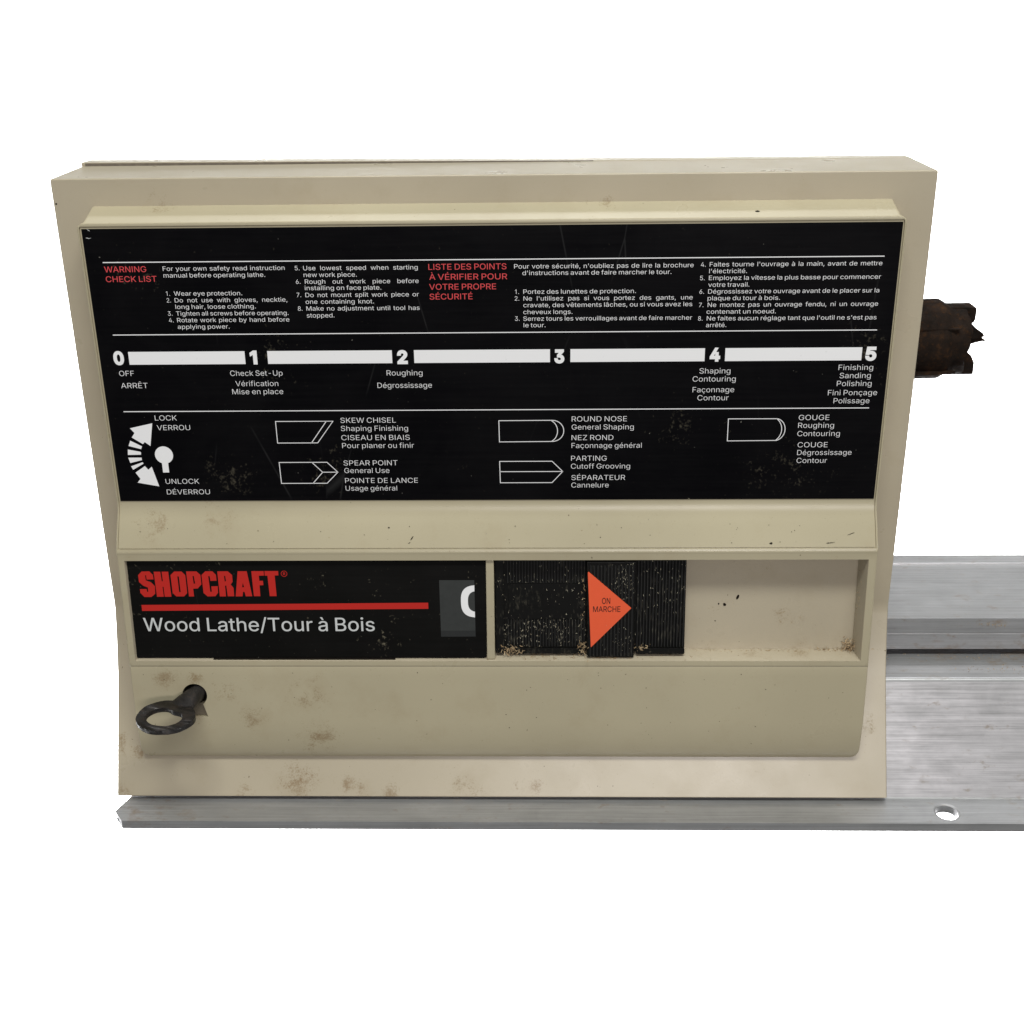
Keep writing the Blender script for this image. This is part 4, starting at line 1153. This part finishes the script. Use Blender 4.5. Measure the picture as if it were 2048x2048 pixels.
# moulded characters on the worn pad
for x0, x1, z0, z1, r in ((0.5365, 0.5560, -0.5170, -0.4990, 0.004), (0.5585, 0.5660, -0.5185, -0.4985, 0.001)):
    V, F = [], []
    stroke(rrect(x0, x1, z0, z1, r), 0.0016, True, BAND, -0.0131, V, F)
    n0 = len(V)
    V2 = []
    for (x, y, z) in V:
        V2.append((x, y + 0.0009, z))
    F2 = [tuple(n0 + i for i in reversed(f)) for f in F]
    S = []
    for f in F:
        for i in range(4):
            a, b_ = f[i], f[(i + 1) % 4]
            if abs(a - b_) == 2 or abs(a - b_) > 3:
                S.append((a, b_, n0 + b_, n0 + a))
    mesh_obj("moulded_mark", V + V2, F + F2 + S, M_BLACK, slider, 30)

knob = slab("slider_knob", BAND, [(0.6110, -0.4535), (0.6720, -0.4535), (0.6712, -0.5822), (0.6128, -0.5812)], -0.0151, -0.0040, M_BLACK, head, 0.0022)
ribs(0.6145, 0.6700, -0.5790, -0.4590, 0.0043, -0.0042, -0.0024, knob)
tri = []
for (px, pz), r in zip([(0.6127, -0.4655), (0.6668, -0.5142), (0.6173, -0.5668)], (0.0014, 0.0003, 0.0004)):
    tri.append((px, pz))


def round_poly(pts, rs, seg=4):
    out = []
    n = len(pts)
    for i in range(n):
        p, a, b_ = Vector(pts[i]), Vector(pts[i - 1]), Vector(pts[(i + 1) % n])
        u, v = (a - p).normalized(), (b_ - p).normalized()
        for k in range(seg + 1):
            t_ = k / seg
            q0, q1 = p + u * rs[i], p + v * rs[i]
            out.append(tuple(q0 * (1 - t_) ** 2 + p * 2 * t_ * (1 - t_) + q1 * t_ * t_))
    return out


st = slab("arrow_sticker", BAND, round_poly(tri, (0.0032, 0.0006, 0.0010)), -0.0030, -0.0018, M_ORANGE, knob)
V, F = [], []
line_of_text("ON", 0.6306, 0.6412, -0.5084, 0.0078, 4, BAND, -0.0016, V, F)
line_of_text("MARCHE", 0.6197, 0.6540, -0.5190, 0.0073, 4, BAND, -0.0016, V, F)
# a sub-part may not have children: the lettering hangs beside the sticker, under the knob
print_obj("printed_text", V, F, M_DARKINK, knob, "dark print reading ON MARCHE")

# ------------------------------------------------------------------ key in the lock
key = thing("lock_key", (0.0922, -0.1280, -0.6327), "blackened steel key with oval ring bow stuck in the lock keyhole", "key")
tilt = 0.06
KO = Vector((0.0922, -0.1280, -0.6318))


def kpt(u, v, w):
    """u to the right, v towards the lock, w up"""
    ax = Vector((0.22, 0.53, 0)).normalized()
    side = Vector((ax.y, -ax.x, 0))
    up = Vector((0, -tilt, 1)).normalized()
    p = KO + side * u + ax * v + up * w + Vector((0, 0, tilt * v * 0.6))
    return (p.x, p.y, p.z)


outer, innr = [], []
for k in range(48):
    a = 2 * math.pi * k / 48
    wob = 1 + 0.012 * math.sin(3 * a + 1) + 0.01 * math.sin(7 * a)
    outer.append((0.0375 * math.cos(a) * wob, 0.0325 * math.sin(a) * wob))
for k in range(36):
    a = 2 * math.pi * k / 36
    v_ = 0.0192 * math.sin(a)
    if v_ > 0:
        v_ -= 0.0050 * math.exp(-((math.cos(a) - 0.15) / 0.38) ** 2)
    innr.append((0.0240 * math.cos(a), v_ - 0.0030))
# the neck widens out of the ring towards the lock
nn_ = []
for (u, v) in outer:
    nn_.append((u, v))
hh = 0.0030
V, F = [], []
for w in (hh, -hh):
    V += [kpt(u, v, w) for u, v in outer] + [kpt(u, v, w) for u, v in innr]
no, ni = 48, 36
N = no + ni
t = tessellate_polygon([[Vector((u, v, 0)) for u, v in outer], [Vector((u, v, 0)) for u, v in innr]])
F += [tuple(f) for f in t] + [tuple(N + k for k in reversed(f)) for f in t]
F += [(i, (i + 1) % no, N + (i + 1) % no, N + i) for i in range(no)]
F += [(no + i, no + (i + 1) % ni, N + no + (i + 1) % ni, N + no + i) for i in range(ni)]
o = mesh_obj("key_bow", V, F, M_KEY, key, 50)
bevel(o, 0.0018, 3, 50)
for v_ in o.data.vertices:
    v_.co += Vector([random.gauss(0, 1) * 0.00014 * U for _ in range(3)])
# neck and shaft: oval sections marching into the bore
secs = [(0.0225, 0.017, 0.0028), (0.027, 0.0180, 0.0042), (0.033, 0.0165, 0.0068), (0.040, 0.0148, 0.0088), (0.048, 0.0128, 0.0102), (0.058, 0.0108, 0.0108),
        (0.064, 0.0098, 0.0098), (0.075, 0.0085, 0.0085), (0.095, 0.0080, 0.0080)]
V, F = [], []
for v, ru, rw in secs:
    for k in range(20):
        a = 2 * math.pi * k / 20
        j = 1 + 0.03 * math.sin(5 * a + v * 200)
        V.append(kpt(ru * math.cos(a) * j + 0.002, v, rw * math.sin(a) * j))
for i in range(len(secs) - 1):
    for k in range(20):
        a, b_ = i * 20 + k, i * 20 + (k + 1) % 20
        F.append((a, b_, b_ + 20, a + 20))
F += [tuple(range(20)), tuple(range(len(V) - 1, len(V) - 21, -1))]
mesh_obj("key_shaft", V, F, M_KEY, key, 40)

# ------------------------------------------------------------------ drive spur
spur = thing("drive_spur", (1.045, 0.08, -0.2153), "rusty dark steel spur centre with prongs and point, sticking out right of the headstock", "drive spur")
SY, SZ = 0.08, -0.2145


def spur_point(x, r, th):
    j = 1 + 0.012 * math.sin(7 * th + x * 90) + 0.01 * math.sin(13 * th - x * 160)
    return (x, SY + r * j * math.cos(th), SZ + r * j * math.sin(th))


NA = 72
prof = [(0.93, 0.0490), (1.02, 0.0490), (1.0440, 0.0490), (1.0460, 0.0485), (1.0550, 0.0434), (1.0575, 0.0430), (1.068, 0.0431), (1.0735, 0.0428), (1.0750, 0.0418), (1.0756, 0.0380), (1.0740, 0.0200)]
V, F = [], []
for i, (x, r) in enumerate(prof):
    for k in range(NA):
        th = 2 * math.pi * k / NA
        e_ = 0.0012 * math.sin(5 * th + 1.3) + 0.0006 * math.sin(17 * th) if i > 5 else 0.0
        if i > 5 and -0.80 < math.sin(th) < -0.05:
            e_ -= 0.0055 * math.sin(math.pi * (math.sin(th) + 0.05) / -0.75)
        V.append(spur_point(x + e_, r, th))
for i in range(len(prof) - 1):
    for k in range(NA):
        a, b_ = i * NA + k, i * NA + (k + 1) % NA
        F.append((a, b_, b_ + NA, a + NA))
F += [tuple(range(NA)), tuple(range(len(V) - 1, len(V) - NA - 1, -1))]
mesh_obj("spur_body", V, F, M_SPUR, spur, 38)


def prism(name, poly, y0, y1, bev=0.0012):
    """x-z outline with a thickness in depth"""
    n = len(poly)
    vs = [(x, y0, z) for x, z in poly] + [(x, y1, z) for x, z in poly]
    t = tessellate_polygon([[Vector((x, z, 0)) for x, z in poly]])
    fs = [tuple(f) for f in t] + [tuple(n + k for k in reversed(f)) for f in t] + [(i, (i + 1) % n, n + (i + 1) % n, n + i) for i in range(n)]
    o = mesh_obj(name, vs, fs, M_SPUR, spur, 35)
    bevel(o, bev, 2, 40)
    return o


prism("prong", q(10500, -1722, 10840, -1719, 10857, -1728, 10863, -1750, 10862, -1868, 10850, -1900, 10828, -1922, 10700, -1950, 10500, -1900), SY - 0.013, SY + 0.012, 0.0010)
prism("prong", q(10500, -2572, 10908, -2570, 10922, -2558, 10920, -2420, 10908, -2400, 10890, -2362, 10868, -2325, 10835, -2300, 10798, -2255, 10785, -2225, 10700, -2200, 10500, -2300), SY - 0.012, SY + 0.013, 0.0010)
prism("centre_point", q(10650, -1900, 10825, -1920, 10900, -1995, 10985, -2052, 11008, -2078, 11008, -2096, 10985, -2106, 10935, -2122, 10800, -2140, 10650, -2140), SY - 0.009, SY + 0.002, 0.0008)
prism("centre_point", q(10650, -2080, 10800, -2095, 10940, -2112, 10985, -2116, 11020, -2136, 11042, -2160, 11040, -2168, 11000, -2163, 10930, -2180, 10850, -2202, 10786, -2226, 10650, -2230), SY - 0.006, SY + 0.008, 0.0008)
# long ribs along the body
for z0, z1 in ((-0.1905, -0.1925), (-0.2440, -0.2475)):
    V = [(0.95, SY - 0.0465, z0), (1.06, SY - 0.0428, z0 - 0.0005), (1.06, SY - 0.0428, z1), (0.95, SY - 0.0465, z1)]
    V += [(x, y + 0.01, z) for x, y, z in V]
    mesh_obj("body_rib", V, [(0, 1, 2, 3), (4, 7, 6, 5), (0, 4, 5, 1), (1, 5, 6, 2), (2, 6, 7, 3), (3, 7, 4, 0)], M_SPUR, spur, 30)

# ------------------------------------------------------------------ aluminium bed
bed = thing("lathe_bed", (1.0, 0.1, -0.7934), "long silver aluminium lathe bed with stepped rails and a drilled front flange under the headstock", "lathe bed")
ZF, ZB = -0.7816, -0.7934
prof = [(-0.1343, ZB), (-0.1343, ZF), (-0.114, ZF), (-0.0845, ZF), (-0.0820, ZF + 0.0006), (-0.0806, ZF + 0.0020),
        (-0.0210, -0.6450), (-0.0196, -0.6420), (-0.0172, -0.6402), (-0.0140, -0.6397), (0.2900, -0.6397), (0.2960, -0.6430), (0.355, ZF), (0.408, ZF), (0.408, ZB), (0.348, ZB),
        (0.288, -0.6480), (-0.0130, -0.6480), (-0.0730, ZB + 0.0001), (-0.114, ZB)]


def bed_left(y, z):
    if y < -0.114:
        return 0.004 + (0.0145) * (-0.114 - y) / 0.0203
    if y < -0.08:
        return 0.004 + 0.012 * (y + 0.114) / 0.034
    return 0.016


XE = 2.4
chan = mesh_obj("bed_channel", *extrude_x(prof, 0, XE, bed_left), M_ALU, bed, 35)
bevel(chan, 0.0011, 3, 50)
# drilled hole with a turned rim
V, F = [], []
hs = [(ZF + 0.01, 0.0172), (ZF + 0.0002, 0.0172), (ZF - 0.0009, 0.0158), (ZF - 0.0016, 0.0142), (ZB - 0.01, 0.0142)]
for z, r in hs:
    for k in range(40):
        a = 2 * math.pi * k / 40
        V.append((1.0716 + r * math.cos(a), -0.1095 + r * 1.05 * math.sin(a), z))
for i in range(len(hs) - 1):
    for k in range(40):
        a, b_ = i * 40 + k, i * 40 + (k + 1) % 40
        F.append((a, b_, b_ + 40, a + 40))
F += [tuple(range(40)), tuple(range(len(V) - 1, len(V) - 41, -1))]
cut = mesh_obj("cutter", V, F, None, bed, 30)
bo = chan.modifiers.new("hole", 'BOOLEAN')
bo.operation = 'DIFFERENCE'
bo.solver = 'EXACT'
bo.object = cut
bpy.context.view_layer.update()
bake(chan)
bpy.data.objects.remove(cut)

# upper rail: box with a scored front face and a raised back edge
rp = [(0.0413, -0.6297), (0.0413, -0.6068), (0.0419, -0.6063), (0.0413, -0.6058), (0.0413, -0.5835), (0.2060, -0.5835), (0.2068, -0.5812), (0.2085, -0.5805),
      (0.2341, -0.5805), (0.2341, -0.6297), (0.2300, -0.6400), (0.0700, -0.6400), (0.0700, -0.6297)]
rail = mesh_obj("upper_rail", *extrude_x(rp, 0.03, XE), M_ALU, bed, 35)
bevel(rail, 0.0008, 2, 50)

# ------------------------------------------------------------------ sawdust and chips


def flakes(name, label, places, mat):
    """places: (count, centre, spread, flake length, normal) - curled thin chips thrown about a point"""
    V, F = [], []
    for cnt, c, sprd, ln, flat in places:
        for _ in range(cnt):
            g = lambda s: random.gauss(0, 1) * s * 0.5
            p = Vector((c[0] + g(sprd[0]), c[1] + g(sprd[1]), c[2] + g(sprd[2])))
            L = ln * random.uniform(0.35, 1.3)
            w = L * random.uniform(0.10, 0.30)
            d = Vector((random.uniform(-1, 1) * (0.35 if flat < 0.3 else 1.0), random.uniform(-flat, flat), random.uniform(-1, 1)))
            if d.length < 0.1:
                continue
            d.normalize()
            nrm = Vector((random.uniform(-.5, .5), -1, random.uniform(-.3, .6))).normalized()
            s_ = d.cross(nrm).normalized()
            curl = random.uniform(-0.8, 0.8) * L
            b = len(V)
            for k in range(4):
                t_ = k / 3 - 0.5
                q_ = p + d * (L * t_) + s_ * (curl * t_ * t_) + nrm * (abs(curl) * 0.5 * t_ * t_)
                V.extend([tuple(q_ + s_ * w * 0.5), tuple(q_ - s_ * w * 0.5)])
            for k in range(3):
                F.append((b + 2 * k, b + 2 * k + 1, b + 2 * k + 3, b + 2 * k + 2))
    o = mesh_obj(name, V, F, mat, None, 0)
    tag(o, label, "sawdust", None, "stuff")
    return o


def on_band(x, z, e):
    return BAND.at(x, z, e)


pl = []
pl.append((90, on_band(0.5185, -0.5745, -0.009), (0.014, 0.004, 0.006), 0.0040, 0.6))
pl.append((60, on_band(0.6075, -0.572, -0.009), (0.006, 0.004, 0.010), 0.0036, 0.6))
pl.append((30, on_band(0.6075, -0.500, -0.011), (0.003, 0.002, 0.09), 0.0028, 0.4))
pl.append((40, on_band(0.6800, -0.5710, -0.009), (0.010, 0.003, 0.004), 0.0030, 0.5))
pl.append((40, on_band(0.635, -0.5835, -0.006), (0.030, 0.003, 0.002), 0.0030, 0.4))
pl.append((110, on_band(0.9430, -0.5740, -0.024), (0.008, 0.005, 0.011), 0.0042, 0.7))
pl.append((60, on_band(0.925, -0.5800, -0.024), (0.040, 0.003, 0.003), 0.0032, 0.4))
pl.append((170, on_band(0.60, -0.5822, -0.010), (0.17, 0.010, 0.0012), 0.0026, 0.4))
pl.append((150, on_band(0.84, -0.5808, -0.0245), (0.14, 0.003, 0.0010), 0.0024, 0.4))
pl.append((25, on_band(0.9475, -0.52, -0.018), (0.0008, 0.012, 0.09), 0.0020, 0.4))
flakes("sawdust", "tan curled wood shavings caught in the corners of the switch recess", pl, M_SAW)
pl = []
pl.append((230, on_band(0.562, -0.552, -0.0118), (0.075, 0.0008, 0.026), 0.0021, 0.15))
pl.append((110, on_band(0.562, -0.500, -0.0128), (0.080, 0.0008, 0.050), 0.0019, 0.15))
pl.append((170, on_band(0.704, -0.505, -0.0118), (0.045, 0.0008, 0.090), 0.0019, 0.15))
pl.append((110, on_band(0.658, -0.487, -0.0024), (0.018, 0.0004, 0.032), 0.0018, 0.12))
pl.append((60, on_band(0.655, -0.560, -0.0024), (0.022, 0.0004, 0.024), 0.0015, 0.12))
pl.append((60, on_band(0.505, -0.52, -0.010), (0.014, 0.002, 0.10), 0.0018, 0.2))
flakes("wood_dust", "pale specks of wood dust clinging to the black ribbed slider", pl, M_FLECK)
pl = [(90, (1.16, 0.036, -0.6392), (0.16, 0.010, 0.0002), 0.0026, 0.8), (60, (1.15, 0.004, -0.6392), (0.05, 0.010, 0.0002), 0.0020, 0.8),
      (40, (1.15, 0.0405, -0.593), (0.04, 0.0004, 0.003), 0.0024, 0.2)]
flakes("rail_dust", "brown wood dust lying along the gap under the upper rail", pl, M_SAW)

# ------------------------------------------------------------------ chips in the paint
pl = []
V, F = [], []
for x, y, z, r in ((0.0031, 0.0, -0.0279, 0.0011), (0.795, -0.02, -0.0395, 0.0022), (0.8495, -0.0563, -0.4318, 0.0017), (0.415, -0.0560, -0.431, 0.0016),
                   (0.8905, -0.0592, -0.4402, 0.0008), (0.4010, -0.0592, -0.4402, 0.0014)):
    pass


def chip(plane, pts, e=0.00015):
    b_ = len(V)
    vs, fs = cdt_fill([pts])
    V.extend([plane.at(x, z, e) for x, z in vs])
    F.extend([tuple(b_ + i for i in f) for f in fs])


def blob(cx, cz, rx, rz, ang=0.0, n=9):
    out = []
    for k in range(n):
        a = -2 * math.pi * k / n
        r = random.uniform(0.75, 1.15)
        x, z = rx * r * math.cos(a), rz * r * math.sin(a)
        out.append((cx + x * math.cos(ang) - z * math.sin(ang), cz + x * math.sin(ang) + z * math.cos(ang)))
    return out


TOPP = Plane((0.0, 0.0), (0.0, -1.0))
SLOPE = Plane((-0.0413, -0.406), (-0.0572, -0.434))
LEDGE = Plane((-0.003, -0.0322), (-0.0298, -0.0436))
TRAY = Plane(BAND.at(0, -0.4525, TD)[1:], BAND.at(0, -0.5805, TD)[1:])
chip(TOPP, blob(0.0030, -0.0279, 0.0012, 0.0012))
chip(LEDGE, blob(0.7985, -0.0400, 0.0026, 0.0008))
chip(SLOPE, blob(0.8340, -0.4305, 0.0019, 0.0009, 0.1))
chip(SLOPE, blob(0.3985, -0.4240, 0.0032, 0.0006, 0.9))
chip(SLOPE, blob(0.3950, -0.4292, 0.0016, 0.0004, 0.5))
chip(SLOPE, blob(0.9060, -0.4300, 0.0055, 0.0003, 0.1))
chip(SLOPE, blob(0.9310, -0.4205, 0.0050, 0.0003, 0.3))
chip(SLOPE, blob(0.3700, -0.4130, 0.0014, 0.0006, -0.2))
chip(TRAY, blob(0.7850, -0.5220, 0.0022, 0.0022))
chip(TRAY, blob(0.8010, -0.5120, 0.0016, 0.0036, -0.3))
chip(TRAY, blob(0.7775, -0.5210, 0.0010, 0.0014))
chip(TRAY, blob(0.7740, -0.5440, 0.0009, 0.0009))
for _ in range(34):
    chip(LOW, blob(random.uniform(0.05, 0.94), random.uniform(-0.70, -0.60), random.uniform(0.0003, 0.0008), random.uniform(0.0003, 0.0006)))
for _ in range(26):
    chip(SLOPE, blob(random.uniform(0.05, 0.94), random.uniform(-0.433, -0.408), random.uniform(0.0003, 0.0007), random.uniform(0.0002, 0.0005)))
o = mesh_obj("paint_chips", V, F, M_HOLE, head, 0)
o["kind"] = "stuff"
